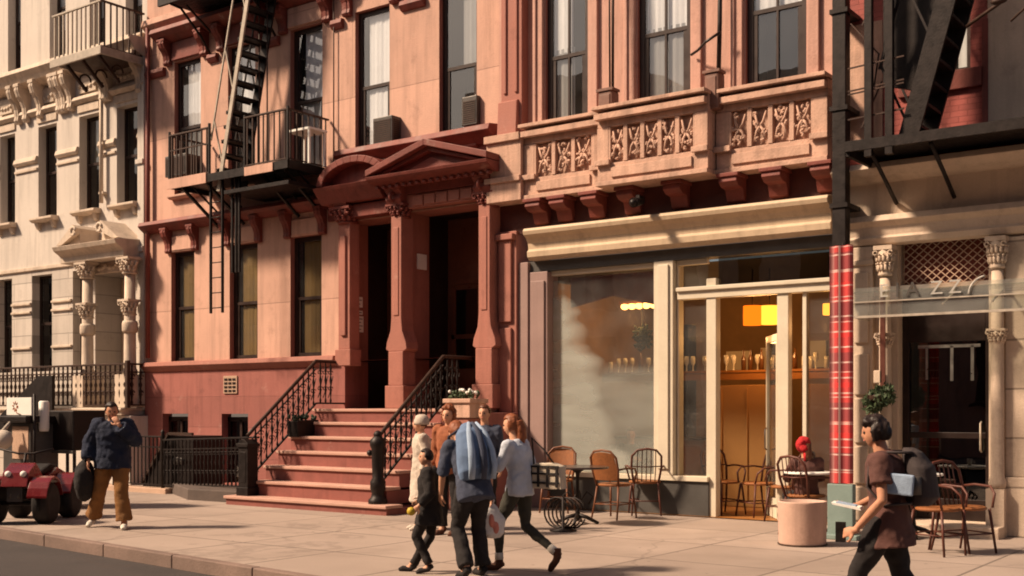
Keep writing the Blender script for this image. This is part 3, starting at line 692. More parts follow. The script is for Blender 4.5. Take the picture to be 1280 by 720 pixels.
# carved spandrel : left wing, projecting centre, right wing
PZ0, PZ1 = 5.06, 5.98
def spandrel(a, b, out, n, part_last=True, x_first=None):
    s = MB()
    s.box(a, b, -out-.12, -out-.02, PZ1, PZ1+.09)                    # thin ledge front
    s.box(a, b, -out, .0, PZ1, PZ1+.14)
    s.box(a-.02, b+.02, -out-.16, 0., PZ1+.145, PZ1+.2)
    s.box(a, b, -out+.0, 0, PZ0, PZ0+.27)                            # bottom fascia
    s.box(a-.01, b+.01, -out-.05, 0, PZ0-.07, PZ0-.004)
    s.box(a, b, -out, 0., PZ1-.1, PZ1-.004)
    s.box(a, a+.2, -out-.015, 0, PZ0+.275, PZ1-.105); s.box(b-.2, b, -out-.015, 0, PZ0+.275, PZ1-.105)
    s.box(a-.02, a+.24, -out-.07, -out-.02, PZ0+.24, PZ0+.32); s.box(b-.24, b+.02, -out-.07, -out-.02, PZ0+.24, PZ0+.32)
    s.box(a+.25, b-.25, -out-.03, -out-.002, PZ0+.05, PZ0+.2)
    w = (b-a-.4)/n
    for k in range(n+1):
        x = a+.2+w*k; s.box(x-.035, x+.035, -out-.01, -.01, PZ0+.275, PZ1-.105)
    s.box(a+.2, b-.2, -out+.085, -.0, PZ0+.275, PZ1-.105)
    s.build('spandrel', M['peach'], pink, .006)
    for k in range(n):
        rr = random.Random(int(a*31)+k*7); c = MB()
        curls(c, a+.2+w*(k+.5), (PZ0+.275+PZ1-.105)/2, w-.07, .54, -out+.015, rr, 13, .017)
        c.build('carved_panel', M['peach'], pink)
spandrel(fx(655, -.3), fx(747, -.52)-.02, .29, 3)
spandrel(fx(747, -.52), fx(885, -.52), .52, 5)
spandrel(fx(885, -.52)+.02, px1-.02, .29, 4)
s = MB(); s.box(px0+.02, fx(655, -.3)-.01, -.38, 0, PZ0-.07, 6.0); s.box(px0, fx(655, -.3)-.012, -.43, 0, PZ1-.02, PZ1+.1); s.box(px0, fx(655, -.3)-.012, -.42, 0, PZ0+.24, PZ0+.33)
s.build('spandrel', M['peach'], pink, .008)
# corbel table in the shadow below, darkened in colour too
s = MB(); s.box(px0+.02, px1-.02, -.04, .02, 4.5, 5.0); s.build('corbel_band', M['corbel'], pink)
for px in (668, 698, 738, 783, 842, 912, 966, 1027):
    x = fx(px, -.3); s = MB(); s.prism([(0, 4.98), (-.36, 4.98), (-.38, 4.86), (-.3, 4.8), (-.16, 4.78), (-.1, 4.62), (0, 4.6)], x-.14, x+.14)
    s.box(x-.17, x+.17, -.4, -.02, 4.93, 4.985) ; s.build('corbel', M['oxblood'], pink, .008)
# cream shop fascia
cornice(pink, fx(653, -.3), px1-.02, [(.02, 4.57), (-.27, 4.53), (-.30, 4.49), (-.28, 4.43), (-.20, 4.37), (-.15, 4.30), (-.14, 4.20), (-.18, 4.17), (-.17, 4.08), (-.12, 4.03), (.02, 4.03)], M['fascia'], 'fascia', .01)
# pier left of the shop and slim grey jamb
s = MB(); s.box(px0+.0, fx(650), -.10, .3, -.05, 4.55); s.box(px0+.1, fx(645), -.15, -.1, 3.05, 4.4); s.box(px0+.1, fx(645), -.15, -.1, 1.55, 2.95)
s.box(px0+.06, fx(649), -.2, -.1, 4.4, 4.5); s.build('pier', M['rosewall'], pink, .012)
s = MB(); s.box(fx(650)+.003, fx(662), -.05, .3, 0, 4.02); s.box(fx(662), fx(685), -.02, .3, 0, 3.85); s.box(fx(665), fx(682), -.05, -.02, .6, 3.7); s.build('pier', M['greypier'], pink, .01)
s = MB(); s.box(fx(652), px1-.02, .02, .3, 3.86, 4.03); s.build('shop_head', M['kick'], pink)
# ---- shop window bay 1
ya = .12
wa, wb = fx(686, ya), fx(821, ya)
s = MB(); s.box(wa-.3, fx(888, ya), ya-.06, ya+.25, 0, .52); s.build('kick_panel', M['kick'], pink, .01)
s = MB(); s.box(wa, fx(888, ya), ya-.1, ya+.2, .525, .60); s.box(wa, wa+.05, ya-.02, ya+.1, .6, 3.86); s.box(wa, wb, ya-.02, ya+.1, 3.78, 3.86)
win1 = s.build('shop_window', M['frame_cream'], pink, .006)
s = MB(); s.box(wa+.05, wb, ya+.03, ya+.042, .6, 3.78); s.build('pane', M['shopglass'], win1)
# mullion
s = MB(); s.box(wb, fx(845, ya), ya-.1, ya+.25, .6, 3.86); s.box(wb+.08, fx(840, ya), ya-.13, ya-.1, .7, 3.8); s.build('mullion', M['frame_cream'], pink, .008)
# ---- side light, transom, door
yb = .42
qa, qb = fx(848, ya), fx(884, ya)
s = MB(); s.box(qa-.03, qa, ya, ya+.08, .6, 3.86); s.box(qb, fx(896, ya), ya-.03, ya+.12, 0, 3.55); s.box(qa, qb, ya, ya+.08, 3.78, 3.86)
sl = s.build('side_light', M['frame_cream'], pink, .006)
s = MB(); s.box(qa, qb, ya+.03, ya+.042, .6, 3.78); s.build('pane', M['shopglass'], sl)
s = MB(); zt = fz(850, 375, ya); zt1 = fz(850, 362, ya)
s.box(qa, fx(1040, ya), ya-.05, ya+.12, zt, zt1); s.box(qa, fx(1040, ya), ya-.09, ya-.04, zt1-.04, zt1+.02); s.build('transom_bar', M['frame_cream'], pink, .008)
s = MB(); s.box(fx(896, ya), fx(1040, ya), ya+.06, ya+.07, zt1+.02, 3.86); s.build('transom_light', M['glassd'], pink)
s = MB(); s.box(fx(972, ya), fx(986, ya), ya-.02, ya+.12, 0, zt); s.box(fx(1003, ya), fx(1008, ya), ya, ya+.1, 0, zt); s.build('door_post', M['frame_cream'], pink, .006)
s = MB(); s.box(fx(1008, ya), fx(1038, ya), ya+.03, ya+.042, .1, zt); s.build('pane', M['shopglass'], pink)
# open glazed door leaf swung inwards
s = MB(); xh = fx(972, ya)-.02
def leaf(s, t0, t1, z0, z1, w=.03):
    a = Vector((xh, ya+.08, 0)); d = Vector((-.55, .83, 0)).normalized()
    p, q = a+d*t0, a+d*t1; n = Vector((d.y, -d.x, 0))*w/2
    s.prism([tuple((p+n)[:2]), tuple((q+n)[:2]), tuple((q-n)[:2]), tuple((p-n)[:2])], z0, z1, axis='Z')
for t0, t1, z0, z1 in ((0, .08, .02, 2.7), (.82, .9, .02, 2.7), (.08, .82, 2.6, 2.7), (.08, .82, .02, .3)): leaf(s, t0, t1, z0, z1, .05)
door = s.build('door', M['frame_cream'], pink); s = MB(); leaf(s, .08, .82, .3, 2.6, .01); s.build('pane', M['shopglass'], door)
s = MB(); s.tube([(xh-.42, ya+.62, 1.0), (xh-.42, ya+.56, 1.02), (xh-.42, ya+.56, 1.3), (xh-.42, ya+.62, 1.32)], .012, 6); s.build('handle', M['steel'], door)
# ---- cafe room
IX0, IX1, IY0, IY1, IZ1 = sh0-.4, px1+.6, ya+.26, 5.6, 3.84
s = MB()
s.quad((IX0, IY1, 0), (IX1, IY1, 0), (IX1, IY1, IZ1), (IX0, IY1, IZ1)); s.quad((IX0, IY0, 0), (IX0, IY1, 0), (IX0, IY1, IZ1), (IX0, IY0, IZ1))
s.quad((IX1, IY0, 0), (IX1, IY1, 0), (IX1, IY1, IZ1), (IX1, IY0, IZ1)); s.build('inner_wall', M['ochre'], pink)
s = MB(); s.quad((IX0, .0, .012), (IX1, .0, .012), (IX1, IY1, .012), (IX0, IY1, .012)); s.build('inner_floor', M['barwood'], pink)
s = MB(); s.quad((IX0, IY0, IZ1), (IX1, IY0, IZ1), (IX1, IY1, IZ1), (IX0, IY1, IZ1)); s.build('inner_ceiling', M['roomdark'], pink)
# panelled partition seen through the door
s = MB(); s.box(fx(893, 1.9), fx(985, 1.9), 1.9, 1.95, .02, 2.0); s.box(fx(1005, 1.9), fx(1060, 1.9), 1.9, 1.95, .02, 2.0)
for px in (902, 934, 966): s.box(fx(px, 1.9)-.015, fx(px, 1.9)+.015, 1.88, 1.9, .1, 1.95)
s.build('partition', M['amberpanel'], pink, .006)
# back bar, pictures and more furniture of the room
s = MB(); bx0, bx1 = fx(690, 5.2), fx(860, 5.2)
s.box(bx0, bx1, 5.2, 5.55, 1.0, 3.3)
for z in (1.5, 2.0, 2.5, 3.0): s.box(bx0+.05, bx1-.05, 5.05, 5.19, z, z+.04)
s.build('back_bar', M['wood_dark'], pink)
for px_a, px_b, z0, z1 in ((905, 935, 2.3, 2.75), (948, 962, 2.35, 2.8), (1010, 1030, 2.4, 2.9)):
    s = MB(); s.box(fx(px_a, 5.4), fx(px_b, 5.4), 5.5, 5.56, z0, z1); s.build('picture_frame', M['frame_cream'], pink)
s = MB(); s.prism([(wa+.1, 3.3), (wa+.9, 3.45), (wb-.05, 3.2), (wb-.05, 3.8), (wa+.1, 3.8)], ya+.5, ya+.56, axis='Y'); s.build('pelmet', M['oxblood'], pink)
# soft reflection painted as a pale sheet on the first pane
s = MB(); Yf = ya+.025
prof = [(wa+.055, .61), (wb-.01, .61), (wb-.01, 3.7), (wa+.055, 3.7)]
s.prism(prof, Yf, Yf+.003, axis='Y'); s.build('painted_reflection', M['pane_reflection'], win1)

# ================================================================ 4 tan house at the right
tx0 = px1; tx1 = fx(1420)
tan = thing('limestone_house', 'tan limestone ground floor with grilled door under a red painted brick upper wall', 'house', (tx0, 0, 0), world=True)
Z4 = 4.88
dx0, dx1 = fx(1122), fx(1236)
DZ = fz(1180, 275)
s = MB(); facade(s, tx0, tx1, -.05, Z4, [(dx0, dx1, 0.12, DZ, .34)]); s.build('wall', M['tan'], tan)
uw = (fx(1143), fx(1213))
s = MB(); facade(s, tx0, tx1, Z4, TOPZ, [(uw[0], uw[1], 6.0, 8.6, .25)], y=.0, mi=0, rmi=1); s.build('upper_wall', [M['brickred'], M['oxblood']], tan)
window(tan, uw[0], uw[1], 6.0, 8.6, .18, upper=('curtain', .05, .6, .3, .98), lower=('curtain', .7, .98, .02, .5))
s = MB(); s.box(uw[0]-.2, uw[1]+.15, -.06, .01, 5.75, 6.0); s.build('sill', M['oxblood'], tan, .01)
s = MB(); s.box(tx0+.02, fx(1104), -.025, .0, 5.05, 6.85); s.build('patch', M['peach'], tan, .01)
s = MB(); s.box(fx(1235), tx1, -.03, .0, 5.1, 6.9); s.build('patch', M['tan'], tan, .01)
s = MB(); s.box(uw[1]+.15, fx(1236), -.04, .0, 4.95, 6.6); s.box(uw[0]-.3, uw[1]+.15, -.05, .0, 4.95, 5.15); s.build('patch', M['oxblood'], tan, .01)
# cornices of the ground floor
cornice(tan, tx0+.03, tx1, [(.02, 4.92), (-.30, 4.88), (-.34, 4.80), (-.25, 4.72), (-.08, 4.66), (.02, 4.65)], M['tan'])
cornice(tan, tx0+.03, tx1, [(.02, 4.22), (-.16, 4.20), (-.20, 4.12), (-.12, 4.05), (-.10, 3.93), (-.14, 3.9), (-.10, 3.82), (.02, 3.80)], M['tan'])
# panelled left pilaster
a, b = fx(1067), fx(1094)
s = MB(); s.box(a, b, -.1, .0, 0, 3.80); s.box(a-.02, b+.02, -.13, -.09, 3.55, 3.62)
for z0, z1 in ((.1, .55), (.6, 1.1), (1.15, 1.75), (1.8, 2.35), (2.5, 3.45)): s.box(a+.05, b-.05, -.135, -.1, z0, z1)
s.build('pilaster', M['tan'], tan, .012)
# slim columns flanking the door
for px in (1107, 1247):
    x = fx(px, -.12); s = MB(); s.box(x-.11, x+.11, -.26, .0, 0, .6)
    s.lathe([(.10, .6), (.11, .68), (.085, .76), (.08, 2.4), (.072, 3.35)], (x, -.13, 0), 14)
    s.build('column', M['tan'], tan); capital(tan, x, -.13, 3.38, .2, .4, M['tan']); capital(tan, x, -.13, 2.42, .18, .2, M['tan'])
s = MB(); s.box(fx(1258), tx1, -.07, .0, .75, 3.78); s.box(fx(1258), tx1, -.12, .0, -.05, .75); s.build('coursed_pier', M['tanj'], tan, .012)
# grille over the door
s = MB(); gz0, gz1 = fz(1180, 352), DZ
s.box(dx0, dx1, .12, .18, gz0-.1, gz0)
def clip(s, x0, z0, x1, z1):
    pass
st = .115; w_ = dx1-dx0; h_ = gz1-gz0
for sg in (1, -1):
    k = -int(h_*1.2/st)-2
    while k*st < w_+h_*1.3:
        pts = []
        for i in range(41):
            z = gz0+h_*i/40; x = dx0+k*st+(z-gz0)*1.15*sg+(h_*1.15 if sg < 0 else 0)
            if dx0+.02 <= x <= dx1-.02: pts.append((x, z))
        if len(pts) > 1: s.bar((pts[0][0], .16+.006*sg, pts[0][1]), (pts[-1][0], .16+.006*sg, pts[-1][1]), .02, .010)
        k += 1
s.build('door_grille', M['copped'], tan)
s = MB(); s.box(dx0, dx1, .3, .34, gz0, gz1); s.build('grille_backing', M['oxblood'], tan)
# the black door
s = MB(); s.box(dx0, dx0+.09, .2, .3, .14, gz0-.1); s.box(dx1-.09, dx1, .2, .3, .14, gz0-.1); s.box(dx0+.09, dx1-.09, .2, .3, 2.5, gz0-.1)
s.box(dx0+.09, dx1-.09, .22, .27, .14, .42); s.box(dx0+.09, dx1-.09, .22, .27, 1.22, 1.3)
dr4 = s.build('door', M['wood_dark'], tan, .006)
s = MB(); s.box(dx0+.09, dx1-.09, .24, .25, .42, 2.5); s.build('pane', M['glassd'], dr4)
s = MB(); s.tube([(dx1-.14, .2, 1.05), (dx1-.14, .15, 1.07), (dx1-.14, .15, 1.42), (dx1-.14, .2, 1.44)], .013, 6); s.build('handle', M['ironpale'], dr4)
s = MB()
for x0, x1, z0, z1 in ((.30, .33, 2.0, 2.44), (.62, .66, 1.98, 2.44), (.88, .92, 1.98, 2.44)): s.box(dx0+x0, dx0+x1, .228, .236, z0, z1)
s.box(dx0+.2, dx0+1.0, .228, .236, 2.42, 2.46); s.build('door_bars', M['steel'], dr4)
s = MB(); s.box(dx0, dx1, .3, .9, .1, .12); s.box(dx0, dx1, 1.4, 1.45, .1, 3.9); s.build('hallway', M['roomdark'], tan)
# small bell box beside the door
s = MB(); s.box(fx(1101), fx(1112), -.3, -.24, 1.95, 2.12); s.build('bell_box', M['tan'], tan, .01)
# door step
s = MB(); s.box(fx(1100), fx(1262), -.55, .3, -.05, .14); s.build('door_step', M['tan'], tan, .015)
# ================================================================ railings
def bars(parent, pts, h, m, name='baluster', style='plain', r=.011):
    "one shared baluster mesh, one object per baluster"
    s = MB()
    if style == 'plain': s.box(-r, r, -r, r, 0, h)
    elif style == 'scroll':
        s.box(-r, r, -r, r, 0, h)
        s.lathe([(r*1.1, h*.44), (r*2.6, h*.47), (r*2.6, h*.53), (r*1.1, h*.56)], n=8)
        for z, sg in ((.2, 1), (.72, -1), (.3, -1), (.82, 1)): s.arc((sg*r*3.0, 0, h*z), r*3.0, 0, 2*PI*.8, r*.75, 'Y', 9, 5)
    elif style == 'cast':
        s.lathe([(r*1.1, 0), (r*1.6, h*.06), (r*.9, h*.12), (r*1.9, h*.3), (r*1.0, h*.42), (r*2.2, h*.5), (r*1.0, h*.58), (r*1.7, h*.78), (r*.9, h*.9), (r*1.4, h*.96), (r, h)], n=8)
        for sg in (-1, 1): s.arc((sg*r*2.7, 0, h*.70), r*2.4, 0, 2*PI*.8, r*.7, 'Y', 9, 5); s.arc((sg*r*2.7, 0, h*.30), r*2.4, 0, 2*PI*.8, r*.7, 'Y', 9, 5)
    first = s.build(name, m, parent, loc=pts[0]); out = [first]
    for p in pts[1:]:
        o = first.copy(); COL.objects.link(o); o.location = p; out.append(o)
    return out
def lerp(a, b, t): return tuple(x+(y-x)*t for x, y in zip(a, b))
def railing(parent, a, b, h, m, step=.13, style='plain', r=.011, top=.03, lo=.06, mid=None, rail_r=.022, skip=False):
    "bars between feet a and b; a and b may differ in height"
    a, b = Vector(a), Vector(b); L_ = (b-a).to_2d().length; n = max(1, int(L_/step))
    z = Vector((0, 0, 1))
    s = MB(); s.bar(a+z*h, b+z*h, rail_r*2.2, rail_r*1.4)
    s.build('handrail', m, parent, .004)
    s = MB(); s.bar(a+z*lo, b+z*lo, rail_r*1.2, rail_r)
    if mid: s.bar(a+z*(h-mid), b+z*(h-mid), rail_r*1.2, rail_r)
    s.build('bottom_rail', m, parent)
    bars(parent, [lerp(a+z*lo, b+z*lo, (k+.5)/n) for k in range(n)], h-lo-.01, m, style=style, r=r)

# ================================================================ the high stoop
SX0, SX1 = fx(402, -.62), fx(598, -.62)
SXR = fx(560, -1.2)
stoop = thing('stone_stoop', 'high brownstone stoop of seven worn steps climbing to the twin doorways', 'stoop', (-14, -1.5, 0), world=True)
ZK = [.15+.2465*k for k in range(7)]; ZK[6] = 1.615
YK = [-2.62]+[-2.28+.29*k for k in range(6)]
XL = SX0; XR = fx(483, -2.2)
for k in range(7):
    y0 = YK[k]; y1 = YK[k+1] if k < 6 else 0.; z = ZK[k]; zl = ZK[k-1] if k else 0.
    xa = XL-.0 if k else XL-.28; xb = XR+.05 if k else XR+.35
    if k == 6: xb = fx(612, -.3)
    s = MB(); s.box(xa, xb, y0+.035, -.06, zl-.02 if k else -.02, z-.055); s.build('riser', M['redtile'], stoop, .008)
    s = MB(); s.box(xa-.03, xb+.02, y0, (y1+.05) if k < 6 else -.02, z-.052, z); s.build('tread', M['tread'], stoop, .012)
s = MB(); s.box(XR+.05, fx(624, -.6), -.95, -.07, -.02, 1.55); s.build('side_wall', M['coral'], stoop, .01)
# railings of the stoop
def stoop_rail(x, label, newel, ytop, group='stoop railings'):
    t = thing('stoop_railing', label, 'railing', (x, -1.3, 0), world=True, group=group)
    a = Vector((x, YK[1]+.02, ZK[1]-.0)); b = Vector((x, YK[6]+.05, ZK[6])); h = .86
    n = 12
    s = MB(); s.tube([a+Vector((0, -.12, h-.1)), a+Vector((0, 0, h)), b+Vector((0, 0, h)), Vector((x, -.05, ZK[6]+h))], .033, 8); s.build('handrail', M['ironb'], t)
    s = MB(); s.bar(a+Vector((0, 0, .1)), b+Vector((0, 0, .1)), .03, .03); s.bar(b+Vector((0, 0, .1)), (x, -.05, ZK[6]+.1), .03, .03); s.bar(a+Vector((0, 0, h-.14)), b+Vector((0, 0, h-.14)), .02, .02); s.build('bottom_rail', M['iron'], t)
    s = MB(); 
    P_ = [lerp(a, b, (k+.5)/n) for k in range(n)]+[(x, YK[6]+.16+.13*k, ZK[6]) for k in range(3)]
    hh = h-.1
    s.lathe([(.012, 0), (.02, .05), (.010, .1), (.021, .25), (.011, .34), (.026, .42), (.011, .5), (.02, .62), (.010, hh-.04), (.012, hh)], n=8)
    for sg in (-1, 1): s.arc((0, sg*.032, .56), .028, 0, 5, .008, 'X', 9, 5); s.arc((0, sg*.032, .27), .028, 0, 5, .008, 'X', 9, 5)
    s.tube([(0, -.06, .1), (0, -.02, .2), (0, .03, .4), (0, .06, .5)], .008, 5)
    first = s.build('baluster', M['iron'], t, loc=(P_[0][0], P_[0][1], P_[0][2]+.1))
    for p in P_[1:]:
        o = first.copy(); COL.objects.link(o); o.location = (p[0], p[1], p[2]+.1)
    s = MB(); y = YK[0]+.26; z = ZK[0]
    if newel == 'box':
        s.box(x-.14, x+.14, y-.14, y+.14, z, z+.14); s.box(x-.115, x+.115, y-.115, y+.115, z+.14, z+.82); s.box(x-.14, x+.14, y-.14, y+.14, z+.82, z+.88)
        s.prism([(x-.13, z+.88), (x+.13, z+.88), (x+.03, z+.95), (x-.03, z+.95)], y-.12, y+.12, axis='Y')
        s.box(x-.075, x+.075, y-.122, y-.112, z+.22, z+.74)
    else:
        s.lathe([(.15, z), (.15, z+.06), (.11, z+.1), (.095, z+.16), (.12, z+.24), (.12, z+.34), (.085, z+.4), (.092, z+.55), (.10, z+.84), (.125, z+.9), (.12, z+.98), (.07, z+1.03), (.05, z+1.05)], (x, y, 0), 16)
        s.ball((x, y, z+1.06), .07, 2); s.ball((x-.13, y-.04, z+.78), .05, 2)
    s.build('newel_post', M['iron'], t, .006)
    return t
stoop_rail(XL+.02, 'black iron railing up the left side of the stoop, with square box newel', 'box', 0)
stoop_rail(XR-.03, 'black iron railing up the right side of the stoop, with round turned newel', 'round', 0)
# basket hanging on the left railing
t = thing('flower_box', 'dark trough hung on the outside of the left stoop railing', 'planter', (XL+.1, -1.2, 1.15), world=True)
s = MB(); s.prism([(-1.48, 1.12), (-1.02, 1.16), (-.98, 1.42), (-1.5, 1.40)], XL+.05, XL+.3); s.build('trough', M['iron'], t, .01)
rr = random.Random(3); s = MB()
for _ in range(26): s.ball((XL+.17+rr.uniform(-.1, .1), -1.25+rr.uniform(-.24, .24), 1.42+rr.uniform(0, .07)), (.05, .03, .03), 1, M=Euler((rr.random()*6, rr.random()*6, 0)).to_matrix().to_4x4())
s.build('foliage', M['leafd'], t)

# ================================================================ areaway : dark curb, fence, cellar bulkhead
ax0, ax1 = fx(166, -1.6), XL-.34
t = thing('areaway_curb', 'low blackened stone curb round the areaway left of the stoop', 'kerb wall', ((ax0+ax1)/2, -1.9, 0), world=True)
s = MB(); s.prism([(fx(196, -1.9), -1.55), (fx(229, -2.45), -2.35), (ax1, -2.3), (ax1, -1.2), (fx(196, -1.9), -1.2)], -.02, .2, axis='Z'); s.build('curb_block', M['concrete'], t, .02)
s = MB(); s.box(ax0-4, fx(196, -1.9)-.01, -1.7, -1.45, -.02, .1); s.build('curb_strip', M['copped'], t, .015)
t = thing('iron_fence', 'black iron areaway fence between the stoop and the stone house', 'fence', (ax0, -1.5, 0), world=True)
fa, fb_, fc = Vector((ax0-.6, -1.6, .1)), Vector((fx(198, -1.7), -1.6, .1)), Vector((ax1+.1, -1.9, .2))
railing(t, fa, fb_, .98, M['iron'], .115, 'plain', .010, mid=.2); railing(t, fb_, fc, .92, M['iron'], .12, 'cast', .011, mid=.18)
for p in (fa, fb_): s = MB(); s.lathe([(.035, p.z-.1), (.035, p.z+.95), (.05, p.z+.98), (.03, p.z+1.03), (.045, p.z+1.07), (.01, p.z+1.12)], (p.x, p.y, 0), 10); s.build('newel_post', M['iron'], t)
t = thing('cellar_bulkhead', 'black sloping cellar bulkhead behind the areaway fence', 'bulkhead', (fx(220, -1.2), -1.2, 0), world=True)
x0, x1 = fx(186, -1.3), fx(250, -1.3)
s = MB(); s.prism([(x0, .1), (x1+.0, .1), (x1, 1.1), (x1-.75, 1.1)], -1.45, -.75, axis='Y'); s.build('hatch_box', M['iron'], t, .01)
s = MB(); s.bar((x0+.02, -1.47, .16), (x1-.72, -1.47, 1.14), .05, .05); s.bar((x1-.72, -1.47, 1.14), (x1, -1.47, 1.14), .05, .05); s.build('edge_rail', M['ironb'], t)
s = MB(); s.ball((x1-.45, -1.46, .62), (.2, .03, .08), 2); s.build('vent_cover', M['acbox'], t)

# ================================================================ terrace and railing of the stone house
tz = 1.64; tx_1 = fx(161, -.5); tx_0 = fx(-60, -1.25)
t = thing('stone_terrace', 'pale stone landing in front of the cream house door', 'landing', ((tx_0+tx_1)/2, -.7, 0), world=True)
s = MB(); s.box(tx_0, fx(176, -.1), -.58, -.01, tz-.16, tz); s.box(tx_0, fx(176, -.1)+.05, -.64, -.02, tz-.06, tz-.004); s.build('landing_slab', M['creamt'], t, .015)
s = MB(); s.box(fx(60, -.5), fx(173, -.3), -.5, -.02, 0, tz-.17); s.build('pier', M['cream'], t, .01)
t = thing('terrace_railing', 'ornate black iron railing along the landing of the cream stone house', 'railing', (tx_1, -1.25, tz), world=True)
railing(t, (tx_0, -.53, tz), (tx_1, -.53, tz), .93, M['ironb'], .17, 'cast', .018, mid=.17, rail_r=.03)
railing(t, (tx_1, -.53, tz), (tx_1, -.1, tz), .93, M['ironb'], .15, 'cast', .018, mid=.17, rail_r=.03)
s = MB(); s.box(tx_1-.04, tx_1+.04, -.57, -.49, tz, tz+1.0); s.build('newel_post', M['ironb'], t)
s = MB(); x0, x1 = fx(8, -.9), fx(66, -.9)
t = thing('iron_stair', 'black iron stair flank slanting below the terrace railing', 'stairs', (x0, -1.5, 0), world=True)
s.prism([(x0-1.2, .9), (x0, 1.6), (x1-.55, 2.35), (x1, 2.35), (x1, 1.6), (x1-.3, 1.5), (x0, .9)], -.92, -.86, axis='Y'); s.build('stair_flank', M['iron'], t)
for k in range(6):
    q = MB(); q.box(x0-1.1+.32*k, x0-.8+.32*k, -.86, -.66, .92+.2*k, .96+.2*k); q.build('step', M['iron'], t)

# ================================================================ balcony on the stone house
bz = 9.12; b1 = fx(180, -.05); b0 = fx(66, -1.1); yb_ = -1.1
t = thing('iron_balcony', 'pale rusty iron balcony under the top windows of the cream house', 'balcony', ((b0+b1)/2, -.7, bz), world=True)
s = MB(); s.box(b0, b1, yb_, 0, bz-.05, bz); s.build('floor_plate', M['ironb'], t)
s = MB(); s.box(b0-.04, b1+.04, yb_-.05, yb_+.0, bz-.12, bz+.05); s.box(b1, b1+.04, yb_, 0, bz-.12, bz+.05); s.build('edge_beam', M['ironpale'], t, .006)
for x in (b0+.3, (b0+b1)/2, b1-.3):
    s = MB(); s.bar((x, -.46, bz-.52), (x, yb_+.15, bz-.06), .06); s.arc((x, -.5, bz-.3), .14, 0, 5, .02, 'X'); s.build('bracket', M['ironb'], t)
railing(t, (b0, yb_, bz), (b1, yb_, bz), 1.0, M['ironpale'], .15, 'plain', .016, rail_r=.026)
railing(t, (b1, yb_, bz), (b1, -.05, bz), 1.0, M['ironb'], .15, 'plain', .014, rail_r=.026)

# ================================================================ fire escape on the brownstone
PZ = 6.08; FY = -1.05
f0, f1 = fx(212, FY), fx(411, -.02)
h0, h1 = fx(266, FY), fx(306, FY)
fe = thing('fire_escape', 'black iron fire escape with stair zigzagging down the salmon brownstone', 'fire escape', ((f0+f1)/2, -.5, 0), world=True)
s = MB()
for k in range(12): y = FY+.02+k*.088; s.box(f0, f1, y, y+.07, PZ-.03, PZ)
s.build('grating', M['iron'], fe)
s = MB(); s.box(f0-.02, f1+.02, FY-.03, FY+.01, PZ-.12, PZ+.03); s.box(f1-.01, f1+.03, FY, 0, PZ-.12, PZ+.03); s.box(f0-.02, f0+.02, FY, 0, PZ-.12, PZ+.03); s.box(h1-.6, f1, FY+.01, -.02, PZ-.4, PZ-.33)
s.build('edge_beam', M['iron'], fe)
s = MB(); s.box(f0-.03, h0-.15, FY-.05, FY-.032, PZ-.14, PZ+.06); s.build('fascia_board', M['salmon'], fe)
s = MB(); s.box(h1+.04, fx(343, FY), FY-.05, FY-.032, PZ-.14, PZ+.02); s.build('fascia_board', M['salmon'], fe)
for x in (f0+.25, f0+1.0, h1+.35, f1-.2):
    s = MB(); s.bar((x, -.02, PZ-.78), (x, FY+.1, PZ-.1), .05); s.bar((x+.12, -.02, PZ-.6), (x+.12, FY+.3, PZ-.1), .03); s.build('bracket', M['iron'], fe)
railing(fe, (f0, FY, PZ), (h0-.1, FY, PZ), .92, M['ironb'], .15, 'plain', .012, mid=.3); railing(fe, (h1, FY, PZ), (f1, FY, PZ), .95, M['ironb'], .135, 'plain', .011)
railing(fe, (f1, FY, PZ), (f1, -.03, PZ), .95, M['ironb'], .13, 'plain', .011); railing(fe, (f0, FY, PZ), (f0, -.03, PZ), .92, M['ironb'], .15, 'plain', .011)
for x in (f0, h0-.1, h1, f1): s = MB(); s.box(x-.02, x+.02, FY-.02, FY+.02, PZ, PZ+1.); s.build('post', M['iron'], fe)
# stair
st0, st1 = Vector((fx(268, FY), 0, PZ)), Vector((fx(316, FY), 0, 10.1)); st1.x = st0.x+1.02
for y in (FY+.1, FY+.68):
    s = MB(); s.bar((st0.x, y, st0.z-.3), (st1.x, y, st1.z), .035, .09 if y < -.6 else .2)
    s.build('stringer', M['ironpale'] if y < -.6 else M['iron'], fe)
    s = MB(); s.bar((st0.x-.22, y, st0.z+.7), (st1.x-.22, y, st1.z+.8), .028)
    for q in (.08, .4, .75): p = st0.lerp(st1, q); s.bar((p.x, y, p.z), (p.x-.2, y, p.z+.74), .022)
    s.build('stair_rail', M['ironpale'] if y < -.6 else M['iron'], fe)
for k in range(15):
    p = st0.lerp(st1, (k+.4)/15); s = MB(); s.box(p.x-.11, p.x+.11, FY+.12, FY+.66, p.z, p.z+.035); s.box(p.x-.11, p.x-.09, FY+.12, FY+.66, p.z-.03, p.z); s.build('step', M['iron'], fe)
# upper landing
UZ = 9.75; ua, ub = fx(196, FY-.1), fx(306, FY)
s = MB()
for k in range(12): y = FY+.02+k*.088; s.box(ua, ub, y, y+.075, UZ-.03, UZ)
s.box(ua-.05, ub, FY-.05, FY+.01, UZ-.14, UZ+.06); s.box(ua, ub, -.06, -.0, UZ-.12, UZ); s.box(fx(318, FY), fx(425, -.4), FY+.7, 0, UZ-.03, UZ); s.build('grating', M['iron'], fe)
for x in (ua+.3, ub-.25):
    s = MB(); s.tube([(x, -.02, UZ-.95), (x, -.3, UZ-.6), (x, FY+.25, UZ-.16), (x, FY, UZ-.14)], .026, 6); s.bar((x+.1, -.02, UZ-.55), (x+.1, FY+.3, UZ-.1), .03); s.build('bracket', M['iron'], fe)
railing(fe, (ua, FY, UZ), (ub, FY, UZ), .9, M['iron'], .15, 'plain', .012)
